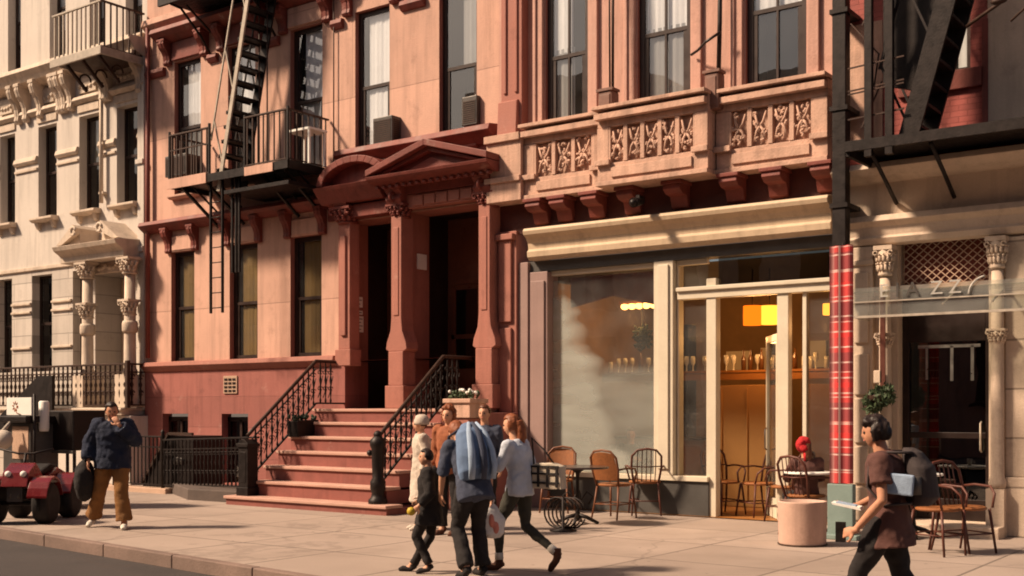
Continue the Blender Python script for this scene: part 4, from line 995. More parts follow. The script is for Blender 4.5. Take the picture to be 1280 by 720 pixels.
# vertical guide rods and drop ladder
s = MB()
for px in (324, 334): x = fx(px, -.5); s.tube([(x, -.5, PZ), (x, -.5, UZ)], .014, 6)
s.build('guide_rod', M['ironb'], fe)
lx = fx(276, FY+.2); s = MB()
for x in (lx-.17, lx+.17): s.bar((x, FY+.1, 3.45), (x, FY+.1, PZ), .03, .05)
for k in range(9): s.tube([(lx-.17, FY+.1, 3.55+.29*k), (lx+.17, FY+.1, 3.55+.29*k)], .011, 6)
s.build('drop_ladder', M['iron'], fe)
s = MB(); x = fx(293, FY+.2)
for dx in (0, .11, .2): s.bar((x+dx, FY+.15, 4.2), (x+dx, FY+.15, PZ-.05), .04)
s.build('counterweight_guide', M['iron'], fe)

# ================================================================ fire escape on the tan house
RZ = 4.98; RY = -1.15
r0, r1 = fx(1060, RY), fx(1400, RY)
fr = thing('fire_escape', 'heavy black fire escape overhanging the grilled door of the tan house', 'fire escape', ((r0+r1)/2, -.6, 0), world=True)
s = MB()
for k in range(13): y = RY+.02+k*.087; s.box(r0, r1, y, y+.075, RZ-.03, RZ)
s.build('grating', M['iron'], fr)
s = MB(); s.box(r0-.03, r1, RY-.05, RY+.01, RZ-.11, RZ+.02); s.box(r0-.03, r0+.02, RY, 0, RZ-.16, RZ+.03); s.build('edge_beam', M['iron'], fr)
for x in (r0+.25, r0+1.0, r0+2.2):
    s = MB(); s.tube([(x, -.02, RZ-.62), (x, -.4, RZ-.42), (x, RY+.1, RZ-.1)], .03, 6); s.build('bracket', M['iron'], fr)
rs0, rs1 = Vector((fx(1133, RY), 0, RZ)), Vector((0, 0, 8.9)); rs1.x = rs0.x+1.1
for y in (RY+.08, RY+.72):
    s = MB(); s.bar((rs0.x, y, rs0.z), (rs1.x, y, rs1.z), .04, .24); s.build('stringer', M['iron'], fr)
    s = MB(); s.bar((rs0.x-.36, y, rs0.z+.9), (rs1.x-.36, y, rs1.z+.8), .03)
    for q in (.02, .28, .55, .8): p = rs0.lerp(rs1, q); s.bar((p.x, y, p.z), (p.x-.36, y, p.z+.85), .028)
    s.build('stair_rail', M['iron'], fr)
for k in range(15):
    p = rs0.lerp(rs1, (k+.4)/15); s = MB(); s.box(p.x-.12, p.x+.12, RY+.1, RY+.7, p.z, p.z+.04); s.build('step', M['iron'], fr)
s = MB(); s.prism([(fx(1104, RY+.3), RZ+.75), (fx(1150, RY+.3), RZ+.6), (fx(1166, RY+.3), RZ+1.3), (fx(1185, RY+.3), 8.6), (fx(1104, RY+.3), 8.6)], RY+.3, RY+.36, axis='Y'); s.build('back_plate', M['iron'], fr)
for px in (1086, 1112): x = fx(px, RY); s = MB(); s.box(x-.045, x+.045, RY-.045, RY+.045, RZ-.2, 9.2); s.build('post', M['iron'], fr)
for dz in (.3, .62, .66, .95): s = MB(); s.bar((r0, RY, RZ+dz), (fx(1130, RY), RY, RZ+dz+.04), .018); s.build('handrail', M['ironb'], fr)
for a, b in (((r0, RZ+1.55), (r0+.36, RZ+1.1)), ((r0+.36, RZ+1.1), (r0+.30, RZ+.7)), ((r0, RZ+2.1), (r0+.4, RZ+3.2)), ((r0+.15, RZ+1.5), (r0+.75, RZ+2.9)), ((r0+.14, RZ+.2), (r0+.4, RZ+.75))):
    s = MB(); s.bar((a[0], RY+.1, a[1]), (b[0], RY+.1, b[1]), .016); s.build('brace_wire', M['ironb'], fr)
x = fx(1213, RY); s = MB(); s.tube([(x-.1, RY+.2, 6.25), (x+.3, RY+.1, 6.42), (x+.8, RY, 6.65), (x+1.6, RY-.1, 6.8)], .022, 6)
s.tube([(x+.45, RY, 6.15), (x+.9, RY, 6.5), (x+1.6, RY-.1, 6.3)], .014, 6); s.ball((x+.3, RY+.1, 6.45), (.1, .05, .04)); s.build('loose_cable', M['ironb'], fr)

# ================================================================ downspout, boxes, cables, camera, plaques
t = thing('downspout', 'thick dark iron downspout between the pink house and the tan house', 'drainpipe', (px1, -.2, 0), world=True)
xa, xb = fx(1042, -.42), fx(1059, -.42)
s = MB(); s.box(xa, xb, -.48, -.3, 3.2, TOPZ); s.build('pipe', M['iron'], t, .01)
s = MB(); s.box(xa+.03, xb-.03, -.44, -.32, 0, 3.2); s.build('lower_pipe', M['iron'], t, .01)
for z in (4.3, 5.6, 6.9): s = MB(); s.box(xa-.03, xb+.03, -.5, -.0, z, z+.06); s.build('pipe_clamp', M['iron'], t)
def meter(name, px_a, px_b, py_t, py_b, y, label, m, group=None):
    a, b = fx(px_a, y), fx(px_b, y); z1, z0 = fz(px_a, py_t, y), fz(px_a, py_b, y)
    t = thing(name, label, 'utility box', ((a+b)/2, y, z0), world=True)
    s = MB(); s.box(a, b, y, y+.22, z0, z1); s.build('case', M[m], t, .03)
    s = MB(); s.box(a+.04, b-.04, y-.012, y+.0, z0+.05, z1-.06); s.build('cover', M[m], t, .006)
    s = MB(); s.box(a-.02, b+.02, y-.02, y+.2, z1-.004, z1+.035); s.build('lid', M['acbrown'], t)
    return a, b, z1
a, b, z1 = meter('meter_box', 747, 765, 115, 150, -.42, 'brown metal box standing on the ledge between first and second bay windows', 'acbrown')
q = MB(); q.tube([(a+.16, -.32, z1), (a+.14, -.3, z1+1.2), (a+.10, -.24, 9.5)], .015, 6); q.tube([(a+.21, -.32, z1), (a+.2, -.3, z1+1.3), (a+.2, -.22, 9.5)], .022, 6)
tag(q.build('cable', M['ironb']), 'dark twin cables dropping to the meter box between the bay windows', 'cable')
a, b, z1 = meter('junction_box', 880, 898, 92, 138, -.45, 'rounded brown box on the ledge corner between second and third bay windows', 'acbrown')
q = MB(); q.tube([(b-.12, -.2, z1), (b-.10, -.2, z1+.8), (b-.10, -.15, 9.5)], .035, 8); q.tube([(b-.06, -.26, z1+.62), (b-.28, -.3, z1+.5), (b-.45, -.2, z1+.44), (b-.6, -.12, z1+.42)], .02, 6)
tag(q.build('conduit', M['wood_dark']), 'dark conduit with a side spur rising from the rounded brown box', 'cable')
t = thing('security_camera', 'small black security camera under the pink bay above the cafe fascia', 'camera', (fx(797, -.55), -.5, 4.6), world=True)
x = fx(797, -.5); s = MB(); s.box(x-.03, x+.03, -.5, -.35, 4.72, 4.8); s.build('mount', M['iron'], t)
s = MB(); s.tube([(x, -.40, 4.72), (x+.02, -.66, 4.66)], [.06, .075], 12); s.ball((x+.02, -.66, 4.66), .06); s.build('camera_body', M['iron'], t)
# air conditioners
def aircon(px_a, px_b, py_t, py_b, out, label, y=.24):
    a, b = fx(px_a, -out), fx(px_b, -out); z1, z0 = fz(px_a, py_t, -out), fz(px_a, py_b, -out)
    t = thing('air_conditioner', label, 'air conditioner', ((a+b)/2, 0, z0), world=True, group='window air conditioners')
    s = MB(); s.box(a, b, -out, y, z0, z1); s.build('case', M['acbox'], t, .015)
    s = MB()
    n = int((z1-z0-.08)/.035)
    for k in range(n): s.box(a+.03, b-.03, -out-.008, -out, z0+.04+k*.035, z0+.06+k*.035)
    s.build('front_grille', M['ironb'], t)
    s = MB()
    for k in range(n): s.box(b, b+.008, -out+.05, -.05, z0+.04+k*.035, z0+.06+k*.035)
    s.build('side_vent', M['ironb'], t)
a_ = u_w[3]; aircon(466, 490, 148, 181, .24, 'grey air conditioner in the window above the arched doorway hood')
aircon(577, 596, 122, 158, .1, 'grey air conditioner in the window right above the triangular pediment')
aircon(206, 232, 196, 222, .35, 'dark box unit on the sill behind the far left of the fire escape', .1)
s = MB(); x = fx(385, -.5); s.box(x-.3, x+.3, -.75, -.3, PZ+.62, PZ+.66)
for dx in (-.26, .26):
    for yy in (-.72, -.34): s.box(x+dx-.02, x+dx+.02, yy-.02, yy+.02, PZ, PZ+.62)
t = s.build('folding_table', M['white']); tag(t, 'small white table standing on the fire escape platform', 'table')
# brackets/plaques
def plaque(name, px_a, px_b, py_t, py_b, y, m, label, cat, lines=0, ink='ink', fr=False):
    a, b = fx(px_a, y), fx(px_b, y); z1, z0 = fz(px_a, py_t, y), fz(px_a, py_b, y)
    t = thing(name, label, cat, ((a+b)/2, y, z0), world=True)
    s = MB(); s.box(a, b, y, y+.03, z0, z1); s.build('board', M[m], t, .004)
    if lines:
        s = MB()
        for k in range(lines):
            z = z1-(z1-z0)*(k+.7)/(lines+.4); s.box(a+(b-a)*.16, a+(b-a)*(.84-.12*(k % 2)), y-.003, y-.0005, z-.008, z+.008)
        s.build('lettering', M[ink], t)
    return t
yq = -.12
def jamb_board(name, dx, px_a, px_b, py_t, py_b, m, label, lines):
    "board fixed on the left jamb of a doorway (plane X = dx)"
    ys = []
    for px in (px_a, px_b):
        lo_, hi_ = -.3, 3.
        for _ in range(50):
            md = (lo_+hi_)/2
            z = -dx*SN+(md-CAMY)*CS; p = 640+FOC*(dx*CS+(md-CAMY)*SN)/z
            if p < px: lo_ = md
            else: hi_ = md
        ys.append(lo_)
    ym = sum(ys)/2; zc = -dx*SN+(ym-CAMY)*CS; H = lambda py: (512-py)*zc/FOC+EYE
    t = thing(name, label, 'sign', (dx, ym, H(py_b)), world=True)
    s = MB(); s.box(dx+.002, dx+.03, ys[0], ys[1], H(py_b), H(py_t)); s.build('board', M[m], t, .003)
    s = MB()
    for k in range(lines):
        z = H(py_t)-(H(py_t)-H(py_b))*(k+.8)/(lines+.6); s.box(dx+.030, dx+.033, ys[0]+.03, ys[1]-.03-.04*(k % 2), z-.007, z+.007)
    if lines: s.build('lettering', M['ink'], t)
dxx = d1[0]
jamb_board('notice', dxx, 440, 452, 371, 384, 'white', 'small white notice, topmost of three on the left doorway jamb', 2)
jamb_board('notice', dxx, 439, 452, 388, 393, 'white', 'narrow white strip notice, middle one of three on the left doorway jamb', 1)
jamb_board('notice', dxx, 438, 453, 395, 415, 'white', 'tall white notice, lowest of three on the left doorway jamb', 4)
jamb_board('door_light', d2[0], 521, 532, 318, 337, 'white', 'plain white box fitting on the jamb of the pedimented doorway', 0)
t = plaque('wall_vent', 279, 296, 470, 492, -.085, 'copped', 'bronze square vent plate on the coral base wall', 'vent')
a, b = fx(279, -.09), fx(296, -.09); z1, z0 = fz(279, 470, -.09), fz(279, 492, -.09)
s = MB()
for k in range(4):
    for j in range(3): s.box(a+.03+(b-a-.04)*j/3, a+(b-a-.04)*(j+.75)/3+.03, -.092, -.088, z0+.03+(z1-z0-.05)*k/4, z0+(z1-z0-.05)*(k+.6)/4+.03)
s.build('vent_holes', M['wood_dark'], t)

# glass canopy with lettering over the black door
t = thing('glass_canopy', 'translucent glass canopy with faded lettering over the black door', 'canopy', (fx(1160, -.7), -.5, 2.9), world=True)
CY = -.75
c0, c1 = fx(1064, CY), fx(1330, CY); zb, zt_ = fz(1160, 391, CY), fz(1160, 361, CY)
zt_b = zt_+.06
s = MB(); s.box(c0, c1, CY, CY+.014, zb, zt_b); s.build('front_glass', M['canopyglass'], t)
s = MB(); s.box(c0, c1, CY, -.12, zb+.30, zb+.312); s.build('roof_glass', M['canopyglass'], t)
s = MB(); s.box(c0, c1, CY-.02, CY-.002, zb-.03, zb+.0); s.box(c0, c1, CY-.02, CY-.002, zb+.17, zb+.185); s.box(c0, c0+.02, CY, -.1, zb-.02, zb); s.build('rail', M['ironpale'], t)
for px in (1178, 1240): x = fx(px, CY); s = MB(); s.bar((x, CY, zb+.1), (x, -.1, zb+.34), .02); s.build('bracket', M['ironpale'], t)
for ch, px, sz in (('E', 1105, .24), ('I', 1122, .26), ('A', 1141, .26), ('Z', 1171, .24), ('Z', 1194, .24)):
    me = text_mesh(ch, sz); me.materials.append(M['acbox'] if ch in 'AI' else M['letter']); x = fx(px, CY)
    o = link('letter', me, t); o.location = (x, CY-.012, zb+.30)
s = MB(); x = fx(1222, CY); s.arc((x+.12, CY-.012, zb+.2), .22, PI*.55, PI*1.0, .012, 'Y', 10, 6); s.build('letter', M['letter'], t)

# hanging plant on the tan house
t = thing('hanging_plant', 'bushy green plant hanging on a dark strap beside the black door', 'plant', (fx(1098, -.4), -.4, 1.6), world=True)
x = fx(1100, -.4); s = MB(); s.box(x-.035, x+.035, -.3, -.28, 1.9, 3.1); s.build('strap', M['canedark'], t)
rr = random.Random(8); s = MB(); zc = fz(1098, 503, -.4)
s.lathe([(.10, zc-.02), (.15, zc+.08), (.15, zc+.1)], (x-.02, -.4, 0), 12); s.build('pot', M['ironb'], t)
s = MB()
for _ in range(420):
    v = Vector((rr.gauss(0, 1), rr.gauss(0, 1), rr.gauss(0, 1))).normalized()*rr.uniform(.55, 1)
    c = Vector((x-.02+v.x*.23, -.4+v.y*.2, zc+.05+v.z*.18+.05*math.sin(v.x*3)))
    E_ = Euler((rr.random()*6, rr.random()*6, rr.random()*6)).to_matrix(); L1 = E_ @ Vector((.045, 0, 0)); L2 = E_ @ Vector((0, .018, 0))
    s.quad(c-L1, c+L2, c+L1, c-L2)
s.build('foliage', M['leaf'], t)

# tartan banner on teal plinth
by = -1.6; t = thing('tartan_banner', 'tall red tartan banner on a faded teal plinth beside the cafe', 'banner', (fx(1051, by), by, 0), world=True)
a, b = fx(1037, by), fx(1065, by); z1, z0 = fz(1050, 307, by), fz(1050, 604, by)
s = MB(); n = 14
for sgn, mi in ((0, 0),):
    pts = [(a+(b-a)*k/n, by+.02*math.sin(k*.9)) for k in range(n+1)]
    s.prism(pts+[(x, y+.05) for x, y in pts[::-1]], z0, z1, axis='Z')
s.build('cloth', M['tartan'], t)
s = MB(); s.box(a-.02, b+.02, by-.03, by+.09, 0.02, z0-.01); s.box(a-.1, b+.1, by-.12, by+.18, 0, .06); s.build('plinth', M['teal'], t, .01)
s = MB(); s.tube([((a+b)/2, by+.08, z0), ((a+b)/2, by+.08, z1+.04)], .015, 8); s.build('pole', M['iron'], t)

# ================================================================ cafe interior things
def pend(name, px_a, px_b, py_t, py_b, y, m, label, power):
    a, b = fx(px_a, y), fx(px_b, y); z1, z0 = fz(px_a, py_t, y), fz(px_a, py_b, y); x = (a+b)/2; r = (b-a)/2
    t = thing(name, label, 'lamp', (x, y, z0), world=True)
    s = MB(); s.lathe([(r, z0), (r*1.02, (z0+z1)/2), (r, z1), (r*.93, z1), (r*.93, z0+.01)], (x, y, 0), 20); s.build('lamp_shade', M[m], t)
    s = MB(); s.tube([(x, y, z1-.05), (x, y, IZ1)], .01, 6); s.build('cord', M['iron'], t)
    l = bpy.data.lights.new('lamp_light', 'POINT'); l.energy = power*.4; l.color = (1, .50, .18); l.shadow_soft_size = .12
    o = bpy.data.objects.new('lamp_light', l); COL.objects.link(o); o.location = (x, y-.0, z0-.15)
pend('pendant_lamp', 930, 951, 383, 407, 1.6, 'lampshade', 'glowing orange drum lamp over the cafe doorway, left of a touching pair', 60)
pend('pendant_lamp', 951, 973, 383, 406, 1.75, 'lampshade2', 'glowing yellow drum lamp over the cafe doorway, right of a touching pair', 60)
pend('pendant_lamp', 1029, 1044, 380, 394, 1.0, 'lampshade2', 'small yellow lamp half behind the tartan banner', 20)
y = 2.4; t = thing('chandelier', 'row of warm bulbs glowing inside the first cafe window', 'lamp', (fx(803, y), y, 3), world=True)
zc = fz(803, 382, y); s = MB(); s.box(fx(775, y), fx(835, y), y-.04, y+.04, zc+.04, zc+.09); s.tube([(fx(803, y), y, zc), (fx(803, y), y, IZ1)], .012, 6); s.build('bar', M['barwood'], t)
for px in (781, 790, 799, 808, 817, 828): s = MB(); s.ball((fx(px, y), y, zc), (.075, .07, .06)); s.build('bulb', M['bulb'], t)
for i, (x, yy, z, e) in enumerate(((fx(803, y), y-.2, zc-.25, 60), (fx(870, 3.4), 3.4, 3.0, 50), (fx(980, 3.2), 3.2, 2.9, 60))):
    l = bpy.data.lights.new('lamp_light', 'POINT'); l.energy = e*.35; l.color = (1, .52, .2); l.shadow_soft_size = .2
    o = bpy.data.objects.new('lamp_light', l); COL.objects.link(o); o.location = (x, yy, z)
sy = 2.3
t = thing('bottle_shelf', 'long wooden shelf of glasses across the inside of the cafe', 'shelf', (fx(880, sy), sy, 2.3), world=True)
sa, sb = fx(752, sy), fx(1050, sy)
s = MB(); s.box(sa, sb, sy, sy+.3, 2.22, 2.26); s.build('board', M['barwood'], t)
s = MB(); s.box(sa, sb, sy+.02, sy+.03, 2.1, 2.215); s.build('rail', M['barwood'], t)
rr = random.Random(5); kinds = []
for j, prof in enumerate(([(.035, 0), (.012, .01), (.01, .09), (.04, .14), (.045, .2), (.035, .26)], [(.04, 0), (.042, .15), (.04, .2)], [(.04, 0), (.042, .2), (.015, .26), (.014, .34)])):
    s = MB(); s.lathe(prof, (0, 0, 0), 10); me = bpy.data.meshes.new('glassware'); s.bm.to_mesh(me); me.materials.append(M['bottle'] if j < 2 else M['bottleb']); s.bm.free(); kinds.append(me)
x = sa+.08; 
while x < sb-.05:
    j = rr.choice((0, 0, 1, 2)); o = link(('wine_glass', 'tumbler', 'bottle')[j], kinds[j], loc=(x, sy+rr.uniform(.08, .22), 2.262))
    tag(o, ('stemmed glass standing in the row on the cafe shelf', 'plain tumbler standing in the row on the cafe shelf', 'brown bottle standing among the glasses on the cafe shelf')[j], ('glass', 'glass', 'bottle')[j], ('stemmed glasses on the cafe shelf', 'tumblers on the cafe shelf', 'bottles on the cafe shelf')[j])
    x += rr.uniform(.11, .17)
t = thing('bar_counter', 'dark wooden counter at the back of the cafe', 'counter', (fx(760, 3.5), 3.5, 0), world=True)
s = MB(); s.box(fx(690, 3.5), fx(880, 3.5), 3.5, 4.1, .02, 1.05); s.build('counter_front', M['barwood'], t, .01); s = MB(); s.box(fx(688, 3.5), fx(882, 3.5), 3.42, 4.15, 1.052, 1.1); s.build('counter_top', M['tabletop'], t, .01)
t = thing('wall_wreath', 'dark round wreath hanging behind the first cafe window', 'wreath', (fx(803, 2.2), 2.2, 2.5), world=True)
x, z = fx(803, 2.2), fz(803, 422, 2.2); s = MB(); rr = random.Random(2)
for _ in range(160):
    a_ = rr.random()*6.28; q = rr.uniform(.02, .2); s.ball((x+q*math.cos(a_), 2.2+rr.uniform(-.06, .06), z+q*1.25*math.sin(a_)), (.035, .02, .02), 1, M=Euler((rr.random()*6, rr.random()*6, 0)).to_matrix().to_4x4())
s.build('foliage', M['leafd'], t)
s = MB(); s.tube([(x, 2.2, z+.2), (x, 2.2, IZ1)], .008, 5); s.build('cord', M['iron'], t)

# ================================================================ bistro furniture
def make_chair(label, loc, rz, back='panel', group='bistro chairs outside the cafe'):
    t = thing('bistro_chair', label, 'chair', loc, rz, group); t.scale = (1.1, 1.1, 1.1)
    cm = M['cane'] if back == 'panel' else M['canedark']
    s = MB(); s.lathe([(.20, .435), (.222, .445), (.222, .462), (.2, .472)], (0, 0, 0), 20, sy=.98); s.build('seat', M['rattan'], t)
    for sx in (-1, 1):
        s = MB(); s.tube([(sx*.17, -.17, .45), (sx*.19, -.2, .2), (sx*.205, -.225, 0)], [.015, .014, .012], 8); s.build('leg', cm, t)
        s = MB(); s.tube([(sx*.165, .16, .45), (sx*.185, .2, .2), (sx*.20, .25, 0)], [.015, .014, .012], 8); s.build('leg', cm, t)
    s = MB()
    for a, b in (((-.19, -.2), (.19, -.2)), ((-.19, .2), (.19, .2)), ((-.19, -.2), (-.19, .2)), ((.19, -.2), (.19, .2))): s.tube([(*a, .2), (*b, .2)], .009, 6)
    s.build('stretcher', cm, t)
    fr = [(-.17, .17, .45), (-.205, .225, .66), (-.2, .27, .82), (-.13, .295, .90), (0, .30, .92), (.13, .295, .90), (.2, .27, .82), (.205, .225, .66), (.17, .17, .45)]
    s = MB(); s.tube(fr, .016, 8); s.build('back_frame', cm, t)
    if back == 'panel':
        s = MB(); n = 10
        def P3(u, v): return (u*(.19-.02*v*v), .19+.10*v-.035*(1-u*u)*0+.035*(1-u*u), .52+.37*v-.03*u*u*v)
        for i in range(n):
            for j in range(n):
                u0, u1 = -1+2*i/n, -1+2*(i+1)/n; v0, v1 = j/n, (j+1)/n
                s.quad(P3(u0, v0), P3(u1, v0), P3(u1, v1), P3(u0, v1))
        bmesh.ops.remove_doubles(s.bm, verts=s.bm.verts, dist=.0005)
        o = s.build('backrest', M['rattan'], t); q = o.modifiers.new('th', 'SOLIDIFY'); q.thickness = .014
    else:
        s = MB()
        for k in range(5): x = -.12+.06*k; s.tube([(x, .19, .47), (x*1.05, .25, .7), (x, .29, .9)], .007, 6)
        s.tube([(-.2, .23, .68), (0, .26, .67), (.2, .23, .68)], .009, 6); s.build('backrest', cm, t)
    for sx in (-1, 1):
        s = MB(); s.tube([(sx*.205, .225, .66), (sx*.25, .1, .68), (sx*.26, -.1, .67), (sx*.23, -.18, .6), (sx*.19, -.19, .46)], .013, 8); s.build('armrest', cm, t)
    return t
def make_table(label, loc, r=.36, m='tabletop', group='round cafe tables'):
    t = thing('round_table', label, 'table', loc, group=group); t.scale = (1.1, 1.1, 1.08)
    s = MB(); s.lathe([(r-.01, .72), (r, .725), (r, .742), (r-.008, .748)], (0, 0, 0), 32); s.build('tabletop', M[m], t)
    s = MB(); s.lathe([(.05, .04), (.035, .12), (.022, .2), (.022, .6), (.03, .66), (.1, .718)], (0, 0, 0), 12)
    for k in range(4): a = k*PI/2+.4; s.tube([(.04*math.cos(a), .04*math.sin(a), .3), (.12*math.cos(a), .12*math.sin(a), .42), (.2*math.cos(a), .2*math.sin(a), .36), (.14*math.cos(a), .14*math.sin(a), .26)], .011, 6)
    s.build('pedestal', M['iron'], t)
    s = MB()
    for k in range(4): a = k*PI/2+.4; s.tube([(0, 0, .12), (.12*math.cos(a), .12*math.sin(a), .09), (.27*math.cos(a), .27*math.sin(a), .015)], [.03, .025, .02], 8)
    s.build('foot', M['iron'], t)
    return t
A = R(0)
def ry(px, py, turn): return gd(px, py), turn
make_chair('orange rattan chair behind the round table nearest the walkers', gd(697, 640), R(20))
make_chair('orange rattan chair with its woven back to the street beside the round table', gd(768, 648), R(178))
make_chair('dark cane armchair close under the corner of the first shop window', gd(806, 643), R(215), 'slat')
make_chair('dark cane armchair left of a pair before the side light', gd(905, 643), R(62), 'slat')
make_chair('dark cane armchair right of a pair, nearest the open cafe door', gd(948, 646), R(-30), 'slat')
make_chair('dark cane armchair alone just right of the open cafe door', gd(985, 652), R(-100), 'slat')
make_table('dark round pedestal table between the orange rattan chairs', gd(722, 655), .40)
s_t = make_table('small round table with pale cloth behind the terracotta tub', gd(1012, 668), .3, 'white')
make_table('round table by the black door, behind the walking man in brown', gd(1142, 672), .32, 'white')
make_chair('dark red cane chair leaning at the table near the black door', gd(1172, 692), R(70), 'slat', 'chairs beside the black door')
make_chair('cane chair nearest the jamb of the black door', gd(1205, 690), R(60), 'slat', 'chairs beside the black door')
# bicycle wheels / stacked metal chair look: folded iron plant stand beside the table
t = thing('iron_plant_stand', 'curly wrought iron stand on the ground beside the dark round table', 'stand', gd(704, 664))
for k in range(5): s = MB(); s.arc((-.1+.05*k, .02*k, .24), .2, .3, 5.9, .012, 'Y', 16, 6); s.build('scroll', M['ironb'] if k % 2 else M['iron'], t)
s = MB(); s.lathe([(.18, 0), (.18, .02), (.02, .04), (.02, .45)], (0, 0, 0), 12); s.build('foot', M['iron'], t)
# terracotta tub
t = thing('plant_tub', 'large rosy terracotta tub standing on the pavement by the cafe door', 'planter', gd(1003, 681))
s = MB(); s.lathe([(.27, 0), (.275, .03), (.285, .5), (.29, .52), (.26, .52), (.255, .45)], (0, 0, 0), 28); s.build('pot', M['tub'], t)
s = MB(); s.lathe([(.25, .44), (.24, .46)], (0, 0, 0), 20); s.build('soil', M['soil'], t)
s = MB(); s.lathe([(.2, .0), (.22, -.001), (.29, .012), (.29, .02)], (0, 0, 0), 20); s.build('saucer', M['soil'], t)
# stone planter by the stoop
t = thing('stone_planter', 'square pinkish stone planter box on a pier right of the stoop', 'planter', (fx(583, -1.1), -1.1, 0), world=True)
x = fx(583, -1.1); z0, z1 = fz(583, 518, -1.1), fz(583, 500, -1.1)
s = MB(); s.box(x-.2, x+.2, -1.3, -.96, 0, z0-.06); s.build('pier', M['rosewall'], t, .01)
s = MB(); s.box(x-.25, x+.25, -1.33, -.9, z0-.055, z1); s.box(x-.28, x+.28, -1.36, -.88, z1-.05, z1+.02); s.build('box', M['peach'], t, .012)
s = MB(); rr = random.Random(4)
for _ in range(60): s.ball((x+rr.uniform(-.22, .22), -1.12+rr.uniform(-.15, .15), z1+.03+rr.uniform(0, .1)), (.04, .02, .02), 1, M=Euler((rr.random()*6, rr.random()*6, 0)).to_matrix().to_4x4())
s.build('foliage', M['leaf'], t)
for _ in range(12): s = MB(); s.ball((x+rr.uniform(-.22, .24), -1.16+rr.uniform(-.15, .15), z1+.1+rr.uniform(0, .06)), .03, 1); s.build('flower', M['white'], t)

# ================================================================ small vehicle, cart and bin at the kerb, far left
q0 = gd(42, 650)
t = thing('quad_bike', 'red quad bike parked near the kerb at the left edge', 'quad bike', q0, R(-52)); t.scale = (1.06,)*3
def wheel(x, y, r=.27, w=.2):
    s = MB()
    s.lathe([(r*.62, -w/2), (r*.92, -w/2), (r, -w*.36), (r*1.0, w*.36), (r*.92, w/2), (r*.62, w/2), (r*.55, w*.3), (r*.55, -w*.3)], (0, 0, 0), 24)
    for k in range(18):
        a = k*2*PI/18; s.box(r*.98, r*1.03, -w*.4, w*.4, -.02, .02)
        bmesh.ops.rotate(s.bm, verts=s.bm.verts[-8:], cent=(0, 0, 0), matrix=Matrix.Rotation(a, 3, 'Z')) if False else None
    bmesh.ops.rotate(s.bm, verts=s.bm.verts[:], cent=(0, 0, 0), matrix=Matrix.Rotation(PI/2, 3, 'X'))
    w_ = s.build('wheel', M['rubber'], t, loc=(x, y, r))
    s = MB(); s.lathe([(.02, -w*.2), (r*.5, -w*.22), (r*.56, -w*.3), (r*.56, w*.3), (r*.5, w*.22), (.02, w*.2)], (0, 0, 0), 16)
    bmesh.ops.rotate(s.bm, verts=s.bm.verts[:], cent=(0, 0, 0), matrix=Matrix.Rotation(PI/2, 3, 'X')); s.build('rim', M['acbox'], w_)
for x in (-.42, .48):
    for y in (-.34, .34): wheel(x, y)
s = MB(); s.tube([(-.42, -.26, .27), (-.42, .26, .27)], .03); s.tube([(.48, -.26, .27), (.48, .26, .27)], .03)
for y in (-.12, .12): s.tube([(-.55, y, .4), (0, y, .34), (.55, y, .38)], .025)
s.box(-.2, .22, -.13, .13, .3, .58); s.build('frame', M['iron'], t, .01)
s = MB()
for sx, x in ((-1, -.42), (1, .48)):
    for sy in (-1, 1):
        pts = [(x+.32*math.cos(a), .27+.36*math.sin(a)) for a in [PI*(.1+.8*k/8) for k in range(9)]]
        s.prism(pts+[(a, b-.03) for a, b in pts[::-1]], sy*.2, sy*.46, axis='Y')
s.prism([(.1, .6), (.36, .8), (.62, .68), (.7, .5), (.4, .46)], -.17, .17, axis='Y'); s.prism([(-.7, .62), (-.4, .7), (-.05, .6), (-.1, .46), (-.6, .48)], -.19, .19, axis='Y')
s.build('body', M['redpaint'], t, .02)
s = MB(); s.prism([(-.6, .72), (-.3, .76), (.05, .68), (.08, .62), (-.55, .66)], -.13, .13, axis='Y'); s.build('seat', M['rubber'], t, .03)
s = MB(); s.tube([(.25, -.36, .98), (.27, -.1, .92), (.27, .1, .92), (.25, .36, .98)], .014); s.tube([(.36, 0, .7), (.27, 0, .92)], .02); s.build('handlebar', M['iron'], t)
for y in (-.1, .1): s = MB(); s.ball((.62, y, .66), (.04, .045, .045)); s.build('headlight', M['white'], t)
s = MB(); s.tube([(.5, -.05, .62), (.68, -.06, .36)], .02); s.tube([(.5, .05, .62), (.68, .06, .36)], .02); s.box(.62, .66, -.1, .1, .3, .5); s.build('front_guard', M['acbox'], t)
# vendor cart
cy_ = -5.1
t = thing('vendor_cart', 'grey vendor cart with a dark tray and white picture panel, left edge', 'cart', (fx(24, cy_), cy_, 0), world=True)
a, b = fx(4, cy_), fx(38, cy_)
s = MB(); s.box(a, b, cy_, cy_+.5, .25, 1.38); s.build('cabinet', M['acbox'], t, .01)
s = MB(); s.box(fx(16, cy_), fx(36, cy_), cy_-.012, cy_-.001, .8, 1.33); s.build('side_panel', M['copped'], t, .006)
s = MB(); s.box(fx(-2, cy_), fx(41, cy_), cy_-.12, cy_+.6, 1.39, 1.5); s.build('tray', M['iron'], t, .02)
s = MB(); s.box(fx(11, cy_), fx(42, cy_), cy_-.04, cy_-.01, 1.51, fz(24, 497, cy_)); s.build('picture_panel', M['white'], t, .004)
s = MB(); x = fx(22, cy_); z = fz(22, 508, cy_); rr = random.Random(1)
for k in range(9): a_ = k*.75; s.ball((x+.06*math.cos(a_), cy_-.042, z+.06*math.sin(a_)), (.035, .004, .016), 1, M=Matrix.Rotation(-a_, 4, 'Y'))
s.tube([(x, cy_-.043, z-.05), (x+.05, cy_-.043, z-.11), (x+.16, cy_-.043, z-.13)], .007, 5); s.build('painted_flower', M['rust'], t)
